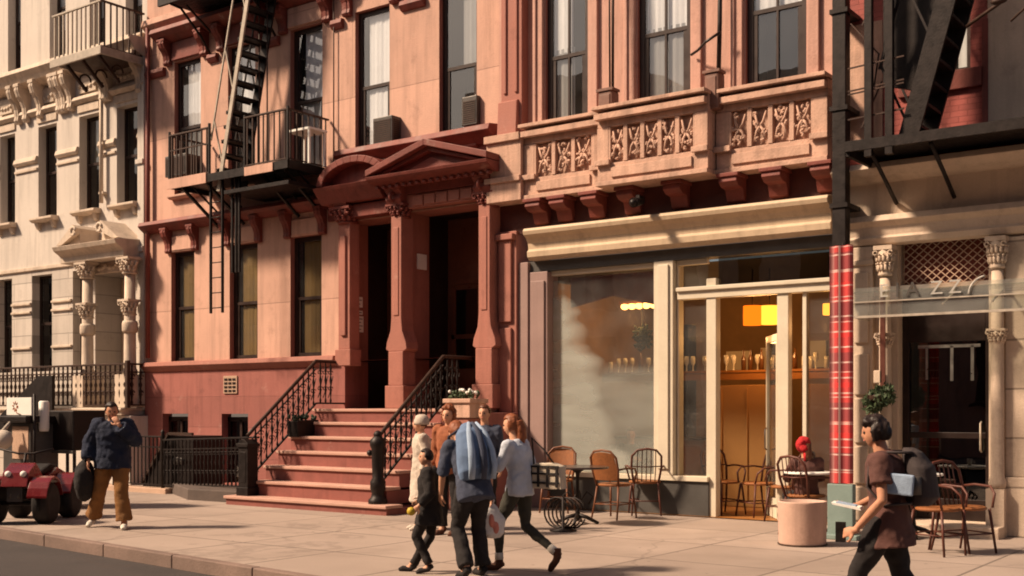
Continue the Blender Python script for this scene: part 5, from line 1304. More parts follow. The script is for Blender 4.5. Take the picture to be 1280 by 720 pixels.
for px in (8, 34): s = MB(); s.tube([(fx(px, cy_), cy_+.05, .12), (fx(px, cy_), cy_+.1, .12)], .12, 14); s.build('wheel', M['rubber'], t)
s = MB(); s.tube([(fx(43, cy_), cy_, 0), (fx(43, cy_), cy_, 1.85)], .02, 8); s.build('pole', M['iron'], t)
t = thing('canvas_sack', 'pale canvas sack hanging at the side of the vendor cart', 'sack', (fx(4, cy_-.25), cy_-.25, 1.0))
s = MB(); s.ball((0, 0, .12), (.17, .14, .16), 3); s.tube([(0, .0, .25), (.03, .1, .4)], [.04, .02]); s.build('bag', M['palecoat'], t)
t = thing('cart_bucket', 'white bucket on the ground behind the red quad bike', 'bucket', (fx(55, -4.9), -4.9, 1.3), world=False)
t['label'] = 'white paper roll stacked at the corner of the black hauling cart'; t['category'] = 'roll'; t.name = 'paper_roll'
s = MB(); s.lathe([(.07, -.05), (.08, .0), (.08, .42), (.06, .44)], (0, 0, 0), 12); s.build('roll', M['white'], t)
hy = -4.7
t = thing('hauling_cart', 'boxy black hauling cart with pale lower rim behind the man in navy', 'cart', (fx(80, hy), hy, 0), world=True)
a, b = fx(46, hy), fx(92, hy); z0, z1 = fz(80, 563, hy), fz(80, 513, hy)
s = MB(); s.prism([(a, z0), (b, z0), (b-.02, z1), (a+.1, z1)], hy, hy+.6, axis='Y'); s.build('hopper', M['iron'], t, .02)
s = MB(); s.box(a-.05, b+.02, hy-.03, hy+.02, z0-.05, z0+.0); s.build('rim', M['acbox'], t, .005)
for x in (a+.1, b-.1):
    for yy in (hy+.08, hy+.5): s = MB(); s.bar((x, yy, .1), (x, yy, z0), .04); s.build('leg', M['iron'], t)
for x in (a+.1, b-.1): s = MB(); s.tube([(x, hy+.04, .11), (x, hy+.1, .11)], .11, 14); s.build('wheel', M['rubber'], t)
s = MB(); s.box(a, b, hy+.04, hy+.56, .3, .34); s.build('lower_shelf', M['ironb'], t)

# ================================================================ row of houses across the street (unseen save in the glass; added to cut sky fill)
oy = -15.03*0-6.87-11.2-4.0
for i, (x0, w_, h_, mm) in enumerate(((-62, 14, 13, 'cream'), (-48, 10, 15, 'salmon'), (-38, 9, 12, 'brickred'), (-29, 8, 14, 'tan'), (-21, 8, 13, 'cream'), (-13, 8, 15, 'pinkwall'), (-5, 9, 13, 'brickred'), (4, 10, 14, 'tan'))):
    yy = kerb_y_(x0+w_/2)-15.5 if False else oy-.114*(x0+w_/2+15)
    nm = ('pale stone', 'salmon plaster', 'red brick', 'tan stone', 'cream stone', 'pink stone', 'red brick', 'tan stone')[i]
    t = thing('unseen_row_house', f'{nm} row house unseen across the street, ' + ('farthest left', 'second from far left', 'third from far left', 'between red and cream houses', 'facing the brownstone', 'facing the cafe', 'behind the viewer', 'farthest right')[i], 'house', (x0, yy, 0), world=True, group='unseen row houses across the street')
    s = MB(); s.box(x0+.01, x0+w_-.01, yy-8, yy-.3, 0, h_); s.box(x0, x0+w_, yy-.3, yy+.3, h_-.6, h_+.2); s.build('wall', M[mm], t)
    for f in range(3):
        for k in range(int(w_/2.4)):
            x = x0+1.2+k*2.4; z = 1.8+f*3.7
            q = MB(); q.box(x-.55, x+.55, yy-.3, yy-.26, z, z+2.2); q.box(x-.65, x+.65, yy-.3, yy-.1, z-.15, z-.01); q.box(x-.65, x+.65, yy-.3, yy-.12, z+2.21, z+2.45); q.build('window', [M['sash']], t)
# ================================================================ people
def frame_of(d, hint=(0, 0, 1)):
    d = Vector(d).normalized(); h = Vector(hint); u = h.cross(d)
    if u.length < 1e-3: u = Vector((1, 0, 0)).cross(d)
    u.normalize(); return u, d.cross(u)
def loft(mb, rings, n=16):
    "rings: (centre, half width along side, half depth, side vector, forward vector)"
    R_ = []
    for c, a, b, sv, fv in rings:
        c = Vector(c); R_.append([mb.bm.verts.new(c+Vector(sv)*a*math.cos(2*PI*k/n)+Vector(fv)*b*math.sin(2*PI*k/n)) for k in range(n)])
    for p, q in zip(R_, R_[1:]):
        for k in range(n): mb.bm.faces.new((p[k], p[(k+1) % n], q[(k+1) % n], q[k])).smooth = True
    mb.bm.faces.new(R_[0][::-1]); mb.bm.faces.new(R_[-1])
def fuse(o, v=.012, sm=4, fold=0., fs=.12):
    m = o.modifiers.new('fuse', 'REMESH'); m.mode = 'VOXEL'; m.voxel_size = v; m.use_smooth_shade = True
    m = o.modifiers.new('smooth', 'SMOOTH'); m.factor = .5; m.iterations = sm
    if fold:
        tx = bpy.data.textures.get('folds') or bpy.data.textures.new('folds', 'CLOUDS'); tx.noise_scale = .11; tx.noise_depth = 2
        m = o.modifiers.new('folds', 'DISPLACE'); m.texture = tx; m.strength = fold; m.mid_level = .5; m.texture_coords = 'LOCAL'
    return o
def hand(mb, w, d, pn, curl=.5, s=1.):
    "w wrist, d finger direction, pn palm normal (fingers curl towards it); thumb side = d x pn"
    d = Vector(d).normalized(); pn = Vector(pn); pn = (pn-d*pn.dot(d)).normalized(); sd = d.cross(pn); w = Vector(w)
    M_ = Matrix((sd, d, pn)).transposed().to_4x4()
    mb.ball(w+d*.045*s, (.040*s, .052*s, .016*s), 2, M=M_)
    mb.tube([w-d*.03*s, w+d*.02*s], [.025*s, .028*s], 8)
    for k, (off, ln) in enumerate(((.030, .068), (.011, .078), (-.009, .072), (-.028, .056))):
        p = w+d*.082*s+sd*off*s; dd = d.copy(); pts = [p-d*.025*s, p]; ang = curl*.7
        for j in range(3):
            dd = (dd*math.cos(ang)+pn*math.sin(ang)).normalized(); pn2 = (pn-dd*pn.dot(dd)); 
            p = p+dd*ln*s*(.45, .32, .23)[j]; pts.append(p.copy()); ang = curl*.9
        mb.tube(pts, [.0095*s, .0095*s, .009*s, .008*s, .0065*s], 7)
    p = w+d*.02*s+sd*.03*s
    mb.tube([p, p+(sd*.8+d*.6)*.03*s, p+(sd*.7+d*.9+pn*.3)*.055*s, p+(sd*.4+d*1.1+pn*.5)*.07*s], [.013*s, .012*s, .0105*s, .008*s], 7)
def head_parts(mb, c, R_, s=1., female=False):
    "adds the skull, jaw, nose, ears to the body mesh; +x is where the face looks"
    T = Matrix.Translation(c) @ R_.to_4x4()
    g = bmesh.ops.create_icosphere(mb.bm, subdivisions=4, radius=1)
    for v in g['verts']:
        x, y, z = v.co
        X, Y, Z = x*.093, y*.074, z*.115
        if z < -.1:
            t = (-z-.1)/.9; Y *= 1-.34*t*t; X = X*(1-.18*t)+.012*t
        if x > .3:
            X -= .006*math.exp(-((z-.02)/.16)**2)*math.exp(-((abs(y)-.42)/.2)**2)*2.0       # sockets
            X += .020*math.exp(-(y/.13)**2)*math.exp(-((z+.20)/.13)**2)+.008*math.exp(-(y/.10)**2)*math.exp(-((z+.02)/.18)**2)   # nose
            X += .006*math.exp(-(y/.28)**2)*math.exp(-((z+.47)/.07)**2)                    # lips
            X += .010*math.exp(-(y/.3)**2)*math.exp(-((z+.82)/.16)**2)                     # chin
            X += .004*math.exp(-((z-.22)/.1)**2)                                             # brow
        v.co = T @ (Vector((X, Y, Z))*s)
    for f in {f for v in g['verts'] for f in v.link_faces}: f.smooth = True
    for sg in (-1, 1): mb.ball(T @ (Vector((-.005, sg*.076, -.012))*s), (.018*s, .007*s, .03*s), 2, M=R_.to_4x4())
def person(label, loc, yaw, H, J, wear, face=(0, 0), skin='skin', hair='hairblk', hairstyle='short', group=None, hands=((None, None, .5), (None, None, .5))):
    """J gives joints in metres for a 1.70 m figure, x forward, y left, z up. Wear is a list of garments."""
    t = thing('person', label, 'person', loc, yaw, group); k = H/1.70
    V = lambda p: Vector(p)*k
    D = dict(pelvis=(0, 0, .92), waist=(0, 0, 1.06), chest=(0, 0, 1.26), neck=(0, 0, 1.42), head=(.02, 0, 1.585),
             sl=(0, .175, 1.37), sr=(0, -.175, 1.37), el=(-.03, .23, 1.10), er=(-.03, -.23, 1.10), wl=(.03, .24, .86), wr=(.03, -.24, .86),
             hl=(0, .09, .90), hr=(0, -.09, .90), kl=(.02, .10, .49), kr=(.02, -.10, .49), al=(0, .10, .09), ar=(0, -.10, .09), tl=(.15, .11, .03), tr=(.15, -.11, .03))
    D.update(J); D = {a: V(b) for a, b in D.items()}
    up = Vector((0, 0, 1))
    sh = (D['sl']-D['sr']).normalized(); hp = (D['hl']-D['hr']).normalized()
    def torso(mb, e, z0='pelvis', z1='neck'):
        a = D['waist']-D['pelvis']; b = D['chest']-D['waist']; c = D['neck']-D['chest']
        fp = hp.cross(a).normalized()*-1; fc = sh.cross(c).normalized()*-1
        mid = ((hp+sh)/2).normalized(); fm = ((fp+fc)/2).normalized()
        rings = [(D['pelvis']-a*.65, .145, .10, hp, fp), (D['pelvis'], .165, .115, hp, fp), (D['waist'], .135, .10, mid, fm), (D['waist'].lerp(D['chest'], .6), .155, .112, sh, fc),
                 (D['chest']+c*.2, .17, .115, sh, fc), (D['chest']+c*.6, .165, .095, sh, fc), (D['neck']-c*.12, .10, .07, sh, fc), (D['neck']+c*.05, .06, .058, sh, fc)]
        loft(mb, [(p, (q+e)*k, (r+e)*k, s_, f_) for p, q, r, s_, f_ in rings])
    def arm(mb, sd, e, upto=1., r0=1.):
        a, b, c = D['s'+sd], D['e'+sd], D['w'+sd]
        pts = [a.lerp(a+(Vector(D['neck'])-a)*.35, 1), a, a.lerp(b, .5), b]; rs = [.045, .060, .048, .041]
        if upto > .5: q = (upto-.5)*2; pts += [b.lerp(c, .35*q), b.lerp(c, q)]; rs += [.040, .034 if q < .9 else .027]
        else: pts = [pts[0], a, a.lerp(b, upto), a.lerp(b, upto*2)]; rs = [.045, .062, .056, .056]
        mb.tube(pts, [(r+e)*k for r in rs], 12); mb.ball(a, (.058+e)*k, 2)
    def leg(mb, sd, e, r=1., low=1., flare=0.):
        a, b, c = D['h'+sd], D['k'+sd], D['a'+sd]
        pts = [a+Vector((0, 0, .03)), a.lerp(b, .3), a.lerp(b, .75), b, b.lerp(c, .3), b.lerp(c, .7), b.lerp(c, low)]
        rs = [.088, .088, .062, .055, .056, .042+flare*.6, .036+flare]
        mb.tube(pts, [(q+e)*k for q in rs], 14)
    # one continuous body
    b = MB(); torso(b, -.012)
    for sd in 'lr': arm(b, sd, -.004); leg(b, sd, -.012)
    c = D['neck']-D['chest']; b.tube([D['neck']-c*.3, D['neck']+ (D['head']-D['neck'])*.55], [.058*k, .052*k], 14)
    Rh = Matrix.Rotation(face[0], 3, 'Z') @ Matrix.Rotation(face[1], 3, 'Y'); hc = D['head']; head_parts(b, hc, Rh, k)
    for sd, (hd, pn, cu) in zip('lr', hands):
        fd = hd or tuple((D['w'+sd]-D['e'+sd]).normalized()); pp = pn or (0, -1 if sd == 'l' else 1, 0.01)
        hand(b, D['w'+sd], fd, pp, cu, k)
        a_, t_ = D['a'+sd], D['t'+sd]; b.tube([a_+Vector((0, 0, .03)), a_.lerp(t_, .3)-up*.02*k, t_], [.035*k, .035*k, .025*k], 8)
    body = fuse(b.build('body', M[skin], t), .0075*k, 2)
    Th = Matrix.Translation(hc) @ Rh.to_4x4()
    for sg in (-1, 1): e = MB(); e.ball(Th @ (Vector((.079, sg*.030, .004))*k), .011*k, 2); e.build('eye', M['wood_dark'], t)
    m = MB(); m.ball(Th @ (Vector((.087, 0, -.055))*k), (.008*k, .024*k, .006*k), 2, M=Rh.to_4x4()); m.build('mouth', M['pinkbag'], t)
    # hair
    h = MB(); g = bmesh.ops.create_icosphere(h.bm, subdivisions=4, radius=1); big = 1.18 if hairstyle in ('curly',) else 1.0
    rr = random.Random(len(label))
    for v in g['verts']:
        x, y, z = v.co; q = noise.noise(Vector((x*3, y*3, z*3+len(label))))
        X, Y, Z = x*.104*big, y*.089*big, z*.125*big+.008
        if hairstyle == 'curly': X *= 1+q*.3; Y *= 1+q*.3; Z *= 1+q*.2
        else: X *= 1+q*.06; Y *= 1+q*.06
        fr_ = x > .25 and z < .52
        if hairstyle == 'shaggy': X *= 1.1+q*.25; Y *= 1.12+q*.25; Z *= 1.06+q*.1; fr_ = x > .35 and z < .40
        if fr_ or z < (-.65 if hairstyle in ('long', 'curly', 'shaggy') else -.3 if x < .0 else .0): X, Y, Z = x*.06, y*.05, z*.08
        v.co = Th @ (Vector((X, Y, Z))*k)
    for f in h.bm.faces: f.smooth = True
    if hairstyle == 'long':
        h.tube([Th @ (Vector(p)*k) for p in ((-.07, 0, .03), (-.095, 0, -.06), (-.10, 0, -.16), (-.09, 0, -.24))], [.06*k, .065*k, .055*k, .02*k], 12)
    if hairstyle == 'bun': h.ball(Th @ (Vector((-.11, 0, .06))*k), .05*k, 3)
    fuse(h.build('hair', M[hair], t), .007*k, 1, .02)
    # garments
    for g in wear:
        kind, mname, e = g[0], g[1], g[2]; o = g[3] if len(g) > 3 else {}
        s = MB(); vx = .012*k
        if kind == 'top':
            torso(s, e); hem = o.get('hem', .12)
            a = D['pelvis']-D['waist']; fp = hp.cross(a).normalized()
            if hem: loft(s, [(D['waist'], (.14+e)*k, (.105+e)*k, hp, fp), (D['pelvis'], (.168+e)*k, (.12+e)*k, hp, fp), (D['pelvis']+a*hem/.14, (.175+e+o.get('fl', 0))*k, (.13+e+o.get('fl', 0))*k, hp, fp)])
            for sd in 'lr': arm(s, sd, e*.75+.002, o.get('sleeve', .93))
            fuse(s.build(o.get('name', 'jacket'), M[mname], t), vx, 4, o.get('fold', .034))
        elif kind == 'legs':
            torso_ = D['waist']-D['pelvis']; fp = hp.cross(torso_).normalized()
            loft(s, [(D['pelvis']-torso_*.6, (.13+e)*k, (.095+e)*k, hp, fp), (D['pelvis'], (.165+e)*k, (.115+e)*k, hp, fp), (D['pelvis']+torso_*.5, (.15+e)*k, (.105+e)*k, hp, fp)])
            for sd in 'lr': leg(s, sd, e, low=o.get('low', .97), flare=o.get('flare', .015))
            fuse(s.build(o.get('name', 'trousers'), M[mname], t), vx, 3, o.get('fold', .03))
        elif kind == 'shoes':
            for sd in 'lr':
                s = MB(); a_, t_ = D['a'+sd], D['t'+sd]; f = (t_-a_); f.normalize(); heel = a_-f*.05*k-up*.045*k
                s.tube([heel+up*.015*k, a_-up*.045*k+f*.03*k, t_-up*.0*k, t_+f*.06*k], [.036*k, .042*k, .043*k, .028*k], 12, flat=.9)
                s.tube([a_+up*(o.get('shaft', .0)+.01)*k, a_-up*.05*k], [(.042)*k, .044*k], 12)
                fuse(s.build('shoe', M[mname], t), .007*k, 2)
    return t, D, k
def pt(t, p):
    return (Matrix.Translation(t.location) @ Matrix.Rotation(t.rotation_euler.z, 4, 'Z')) @ Vector(p)

# view helpers: yaw that faces screen-left / towards the viewer at this spot
def yaw_screen(loc, deg): 
    "0 = away from the viewer, 90 = walking towards screen left, 180 = towards the viewer"
    v = Vector((loc.x, loc.y-CAMY)); return math.atan2(v.y, v.x)+R(deg)

# --- man in navy, far left, walking towards the viewer
p = gd(141, 660); 
pn, Dn, kn = person('person in puffy navy jacket, tan trousers and white sneakers, hand raised to the face', p, yaw_screen(p, 168), 1.72,
    dict(kl=(.14, .14, .50), al=(.16, .18, .10), tl=(.30, .20, .04), kr=(.0, -.17, .50), ar=(-.24, -.30, .14), tr=(-.12, -.33, .05),
         el=(.06, .30, 1.16), wl=(.24, .13, 1.38), er=(-.02, -.30, 1.12), wr=(.06, -.30, .90), head=(.06, 0, 1.56)),
    [('top', 'navy', .075, dict(hem=.12, sleeve=.95, fold=.05)), ('legs', 'brownpants', .035, dict(flare=.04)), ('shoes', 'sneaker', 0)],
    face=(.3, .15), hair='hairblk', hands=(((-.1, -.4, .6), (-1, -.3, 0), .5), (None, None, .5)))
tb = thing('shoulder_bag', 'big dark shoulder bag hanging at the side of the person in navy', 'bag', pt(pn, (0, -.37, .50)), pn.rotation_euler.z)
s = MB(); s.ball((-.03, 0, .14), (.20, .14, .29), 3); fuse(s.build('bag', M['blackcloth'], tb), .012, 3, .03)
s = MB(); s.tube([(-.12, .0, .3), (-.05, .12, .78), (.06, .0, .3)], .018, 6); s.build('strap', M['blackcloth'], tb)

# --- child in black, walking left
p = gd(537, 716)
pc, Dc, kc = person('child in a black coat holding a yellow fruit, walking left beside the adults', p, yaw_screen(p, 78), 1.22,
    dict(kl=(.16, .09, .50), al=(-.02, .10, .12), tl=(.11, .11, .04), kr=(.0, -.09, .50), ar=(.26, -.10, .09), tr=(.40, -.11, .04), head=(.05, 0, 1.575),
         el=(-.06, .24, 1.10), wl=(.10, .26, .93), er=(.0, -.25, 1.08), wr=(.16, -.2, .98)),
    [('top', 'blackcloth', .045, dict(hem=.26, sleeve=.92, fl=.03)), ('legs', 'blackcloth', .012, {}), ('shoes', 'blackcloth', 0)], hair='hairblk', skin='skinp', face=(.25, -.1), hands=((None, None, .9), (None, None, .5)))
tf = thing('yellow_fruit', 'round yellow fruit held in the left hand of the child', 'fruit', pt(pc, Vector(Dc['wl'])+Vector((.07, .0, -.05))))
s = MB(); s.lathe([(.004, -.042), (.025, -.036), (.041, -.012), (.041, .012), (.028, .034), (.006, .04)], (0, 0, 0), 16); s.build('fruit_body', M['yellow'], tf); s = MB(); s.tube([(0, 0, .036), (.004, 0, .05)], .004, 5); s.build('stem', M['ironb'], tf)

# --- bent man with the big blue backpack, seen from behind
p = gd(592, 722)
pm, Dm, km = person('person bent under a big slate-blue backpack, carrying a white plastic bag', p, yaw_screen(p, 28), 1.60,
    dict(waist=(.06, 0, 1.05), chest=(.16, 0, 1.22), neck=(.26, 0, 1.36), head=(.38, 0, 1.46), sl=(.20, .17, 1.32), sr=(.20, -.17, 1.32), el=(.22, .24, 1.06), wl=(.30, .22, .84), er=(.16, -.27, 1.06), wr=(.16, -.28, .82),
         kl=(.14, .11, .50), al=(-.10, .13, .12), tl=(.03, .14, .04), kr=(.10, -.10, .49), ar=(.02, -.12, .10), tr=(.17, -.13, .04)),
    [('top', 'slate', .03, dict(hem=.15, sleeve=.55, name='shirt')), ('legs', 'blackcloth', .02, dict(flare=.03)), ('shoes', 'blackcloth', 0)], hair='hairaub', skin='skinp', face=(0, .3))
tk = thing('backpack', 'tall slate-blue backpack with light blue bands on the bent walker', 'backpack', pt(pm, (.0, 0, .92)), pm.rotation_euler.z)
s = MB(); sdv, fdv = Vector((0, 1, 0)), Vector((.93, 0, -.36))
loft(s, [((-.05, 0, .0), .15, .10, sdv, fdv), ((-.06, 0, .08), .185, .14, sdv, fdv), ((-.02, 0, .28), .185, .15, sdv, fdv), ((.05, 0, .45), .16, .13, sdv, fdv), ((.12, 0, .54), .07, .06, sdv, fdv)])
fuse(s.build('pack_body', M['bluebag'], tk), .012, 5, .015)
for sg in (-1, 0, 1):
    s = MB(); s.tube([(-.18-.02*(1-abs(sg)), sg*.115, .03), (-.20-.02*(1-abs(sg)), sg*.12, .15), (-.165-.03*(1-abs(sg)), sg*.11, .30), (-.075-.03*(1-abs(sg)), sg*.085, .46), (.03, sg*.04, .56)], [.03, .035, .035, .03, .015], 8, flat=.6)
    s.build('band', M['bluelight' if sg else 'slate'], tk)
for sg in (-1, 1): s = MB(); s.tube([(.08, sg*.1, .5), (.26, sg*.13, .42), (.26, sg*.14, .2), (.05, sg*.15, .06)], .018, 6, flat=.5); s.build('strap', M['slate'], tk)
tg = thing('plastic_bag', 'white plastic carrier bag with pink packages, hanging from a hand', 'bag', pt(pm, Vector(Dm['wr'])+Vector((.0, -.02, -.42))), pm.rotation_euler.z)
s = MB(); loft(s, [((0, 0, 0), .08, .06, (0, 1, 0), (1, 0, 0)), ((0, 0, .04), .13, .085, (0, 1, 0), (1, 0, 0)), ((0, 0, .18), .135, .08, (0, 1, 0), (1, 0, 0)), ((0, .01, .27), .09, .05, (0, 1, 0), (1, 0, 0)), ((0, .01, .33), .03, .02, (0, 1, 0), (1, 0, 0))])
fuse(s.build('bag', M['whitebag'], tg), .01, 3, .03)
s = MB(); s.tube([(0, .01, .3), (.01, .03, .37), (0, .0, .41), (0, -.02, .36), (0, .0, .3)], .008, 6); s.build('handle', M['whitebag'], tg)
s = MB(); s.ball((-.07, .045, .17), (.025, .03, .07), 2); s.ball((-.072, .0, .10), (.025, .035, .07), 2); fuse(s.build('package', M['pinkbag'], tg), .008, 2, .02)

# --- woman in pale blue shirt, long stride
p = gd(650, 714)
pw, Dw, kw = person('person with auburn ponytail, pale blue shirt and dark leggings', p, yaw_screen(p, 62), 1.56,
    dict(kl=(.22, .09, .52), al=(.20, .10, .10), tl=(.35, .11, .04), kr=(-.02, -.09, .48), ar=(-.40, -.10, .20), tr=(-.33, -.11, .06), chest=(.03, 0, 1.25), neck=(.06, 0, 1.41), head=(.10, 0, 1.575),
         sl=(.05, .165, 1.36), sr=(.05, -.165, 1.36), el=(.14, .22, 1.13), wl=(.34, .14, 1.12), er=(-.02, -.25, 1.12), wr=(.02, -.30, .93)),
    [('top', 'shirtblue', .022, dict(hem=.1, sleeve=.72, name='shirt')), ('legs', 'legging', .004, dict(flare=-.004, low=.92)), ('shoes', 'brownshoe', 0, dict(shaft=.05))], hair='hairaub', skin='skinp', face=(.15, .1), hairstyle='long')
for sd in 'lr':
    s = MB(); a_, k_ = Dw['a'+sd], Dw['k'+sd]; s.tube([a_+(k_-a_)*.06, a_+(k_-a_)*.24], .047*kw, 12); s.build('sock', M['sneaker'], pw)
th = thing('handbag', 'cream patterned handbag with black edging at the hip of the person in pale blue', 'bag', pt(pw, (-.25, -.10, .84)), pw.rotation_euler.z)
s = MB(); s.prism([(-.19, -.02), (.19, -.02), (.17, .2), (.08, .235), (-.08, .235), (-.17, .2)], -.07, .07, axis='Y'); fuse(s.build('bag', M['patbag'], th), .01, 3, .015)
for yy in (-.074, .074):
    for z in (.03, .12, .19): s = MB(); s.box(-.165, .165, yy-.006, yy+.006, z, z+.02); s.build('dark_band', M['blackcloth'], th)
    for x in (-.15, -.05, .05, .13): s = MB(); s.box(x, x+.022, yy-.008, yy+.008, .0, .2); s.build('dark_band', M['blackcloth'], th)
s = MB(); s.tube([(-.12, 0, .17), (.02, .02, .36), (.16, .02, .48), (.14, 0, .16)], .009, 6); s.build('strap', M['blackcloth'], th)
s = MB(); s.tube([(-.16, -.02, .02), (.0, -.07, -.03), (.16, -.02, .02)], .02, 6); s.build('bottom_edge', M['blackcloth'], th)

# --- two people further back, by the foot of the stoop
p = gd(527, 662)
person("person in a long pale grey coat and cap, standing at the foot of the stoop", p, yaw_screen(p, 100), 1.52, dict(head=(.03, 0, 1.57)),
    [('top', 'palecoat', .03, dict(hem=.5, sleeve=.93, fl=.03, name='coat')), ('legs', 'palecoat', .01), ('shoes', 'palecoat', 0)], hair='hairbr', skin='skinp')
ph = thing('cloth_cap', 'off-white cloth cap on the person in the pale grey coat', 'hat', p+Vector((0, 0, 1.43)), 0)
s = MB(); s.lathe([(.105, -.03), (.107, .0), (.10, .05), (.075, .09), (.03, .108)], (0, 0, 0), 20); s.build('cap', M['palecoat'], ph)
p = gd(562, 668)
person('person with big curly auburn hair and a rust blouse, behind the child', p, yaw_screen(p, 150), 1.66, dict(head=(.03, 0, 1.56), el=(.05, .25, 1.10), wl=(.22, .14, 1.05)),
    [('top', 'rust', .025, dict(hem=.12, sleeve=.9, name='blouse')), ('legs', 'blackcloth', .012), ('shoes', 'brownshoe', 0)], hair='hairaub', hairstyle='curly', skin='skinp')
p = gd(606, 662)
person('person in a dark slate top, half hidden behind the blue backpack', p, yaw_screen(p, 160), 1.66, dict(),
    [('top', 'slate', .02, dict(hem=.12, sleeve=.9, name='jumper')), ('legs', 'blackcloth', .012), ('shoes', 'blackcloth', 0)], hair='hairbr', skin='skinp')

# --- man in brown at the right, in profile
p = gd(1108, 802)
pr, Dr, kr_ = person('person in a dark brown T-shirt wearing a charcoal backpack, far right', p, yaw_screen(p, 84), 1.56,
    dict(pelvis=(-.02, 0, .92), waist=(-.01, 0, 1.06), chest=(.0, 0, 1.26), neck=(.03, 0, 1.42), head=(.08, 0, 1.575), sl=(.02, .19, 1.36), sr=(.02, -.19, 1.36), el=(.0, .27, 1.08), wl=(.20, .22, .85), er=(.03, -.24, 1.10), wr=(.24, -.12, 1.0),
         kl=(.20, .10, .52), al=(.22, .11, .12), tl=(.36, .12, .06), kr=(-.10, -.10, .50), ar=(-.34, -.11, .18), tr=(-.24, -.12, .05)),
    [('top', 'brownshirt', .038, dict(hem=.20, sleeve=.30, name='t_shirt', fl=.02)), ('legs', 'blackcloth', .022, dict(flare=.03)), ('shoes', 'blackcloth', 0)],
    face=(.1, .12), hair='hairblk', hairstyle='shaggy', hands=(((.8, -.3, -.25), (0, -1, -.4), .7), ((.8, .3, 0), (0, 0, 1), .6)))
tq = thing('backpack', 'charcoal backpack worn by the person in the brown T-shirt', 'backpack', pt(pr, Vector((-.20, 0, .95))*1), pr.rotation_euler.z)
s = MB(); loft(s, [((-.02, 0, .0), .13, .08, (0, 1, 0), (1, 0, 0)), ((-.04, 0, .06), .15, .11, (0, 1, 0), (1, 0, 0)), ((-.02, 0, .26), .145, .10, (0, 1, 0), (1, 0, 0)), ((.03, 0, .36), .10, .07, (0, 1, 0), (1, 0, 0)), ((.05, 0, .39), .05, .04, (0, 1, 0), (1, 0, 0))])
fuse(s.build('pack_body', M['packgrey'], tq), .01, 4, .012)
s = MB(); s.tube([(.0, .145, .08), (.0, .15, .2)], [.045, .04], 10); s.build('side_pocket', M['acbox'], tq)
for sg in (-1, 1): s = MB(); s.tube([(.02, sg*.1, .36), (.18, sg*.125, .36), (.30, sg*.12, .27), (.31, sg*.13, .12), (.2, sg*.17, .0), (.02, sg*.14, .02)], .024, 8, flat=.4); s.build('strap', M['packgrey'], tq)
tp = thing('folded_paper', 'folded white paper held at the belly by the person in brown', 'paper', pt(pr, Vector((.27, .07, .93))), pr.rotation_euler.z)
s = MB(); s.prism([(-.12, -.02), (.07, .015), (.08, .03), (-.11, .0)], -.08, .08, axis='Y'); s.build('sheet', M['paper'], tp)
s = MB(); s.prism([(-.08, .003), (.05, .026), (.05, .034), (-.08, .011)], -.05, .06, axis='Y'); s.build('inner_sheet', M['bluelight'], tp)
tw = thing('phone', 'dark phone held in the lower hand of the person in brown', 'phone', pt(pr, Vector(Dr['wl'])+Vector((.10, -.04, -.02))), pr.rotation_euler.z)
s = MB(); s.box(-.035, .035, -.006, .006, -.07, .07); s.build('case', M['iron'], tw, .003); s = MB(); s.box(-.03, .03, -.0085, -.0065, -.062, .062); s.build('screen', M['bluebag'], tw)
ts = thing('pale_pouch', 'pale blue pouch tucked under the arm of the person in brown', 'pouch', pt(pr, Vector((-.10, .20, 1.02))), pr.rotation_euler.z)
s = MB(); s.prism([(-.09, -.0), (.09, .02), (.085, .16), (-.10, .14)], -.03, .035, axis='Y'); fuse(s.build('pouch', M['bluelight'], ts), .008, 2, .006)

# --- seated person with a red scarf behind the tub
p = gd(1008, 668)
make_chair('cane chair under the seated person in the red scarf', p, math.pi*.9, 'slat', 'bistro chairs outside the cafe')
sit = dict(pelvis=(0, 0, .52), waist=(-.02, 0, .66), chest=(.0, 0, .86), neck=(.03, 0, 1.02), head=(.06, 0, 1.18), sl=(.0, .17, .97), sr=(.0, -.17, .97), el=(.10, .24, .74), wl=(.30, .16, .78), er=(.10, -.24, .74), wr=(.30, -.16, .78),
     hl=(.0, .09, .50), hr=(.0, -.09, .50), kl=(.42, .12, .50), kr=(.42, -.12, .50), al=(.40, .13, .09), ar=(.40, -.13, .09), tl=(.55, .14, .03), tr=(.55, -.14, .03))
ps, Ds, ks = person('seated person in brown with a red scarf, behind the terracotta tub', p, yaw_screen(p, 20), 1.62, sit,
    [('top', 'brownshirt', .02, dict(hem=0, sleeve=.9, name='cardigan')), ('legs', 'blackcloth', .01), ('shoes', 'blackcloth', 0)], hair='hairbr', hairstyle='long')
tr_ = thing('head_scarf', 'bright red scarf tied round the head of the seated person', 'scarf', pt(ps, Vector(Ds['head'])+Vector((-.02, .0, .02))), ps.rotation_euler.z)
s = MB(); s.ball((-.0, .03, .01), (.105, .092, .11), 3); s.ball((-.075, .045, -.035), (.055, .05, .06), 3); s.ball((-.05, .07, .03), (.06, .05, .06), 3); fuse(s.build('cloth', M['redcloth'], tr_), .009, 1, .045)
s = MB(); s.tube([(-.09, .03, -.1), (-.11, .05, -.2)], [.03, .012], 8); s.build('tail', M['redcloth'], tr_)
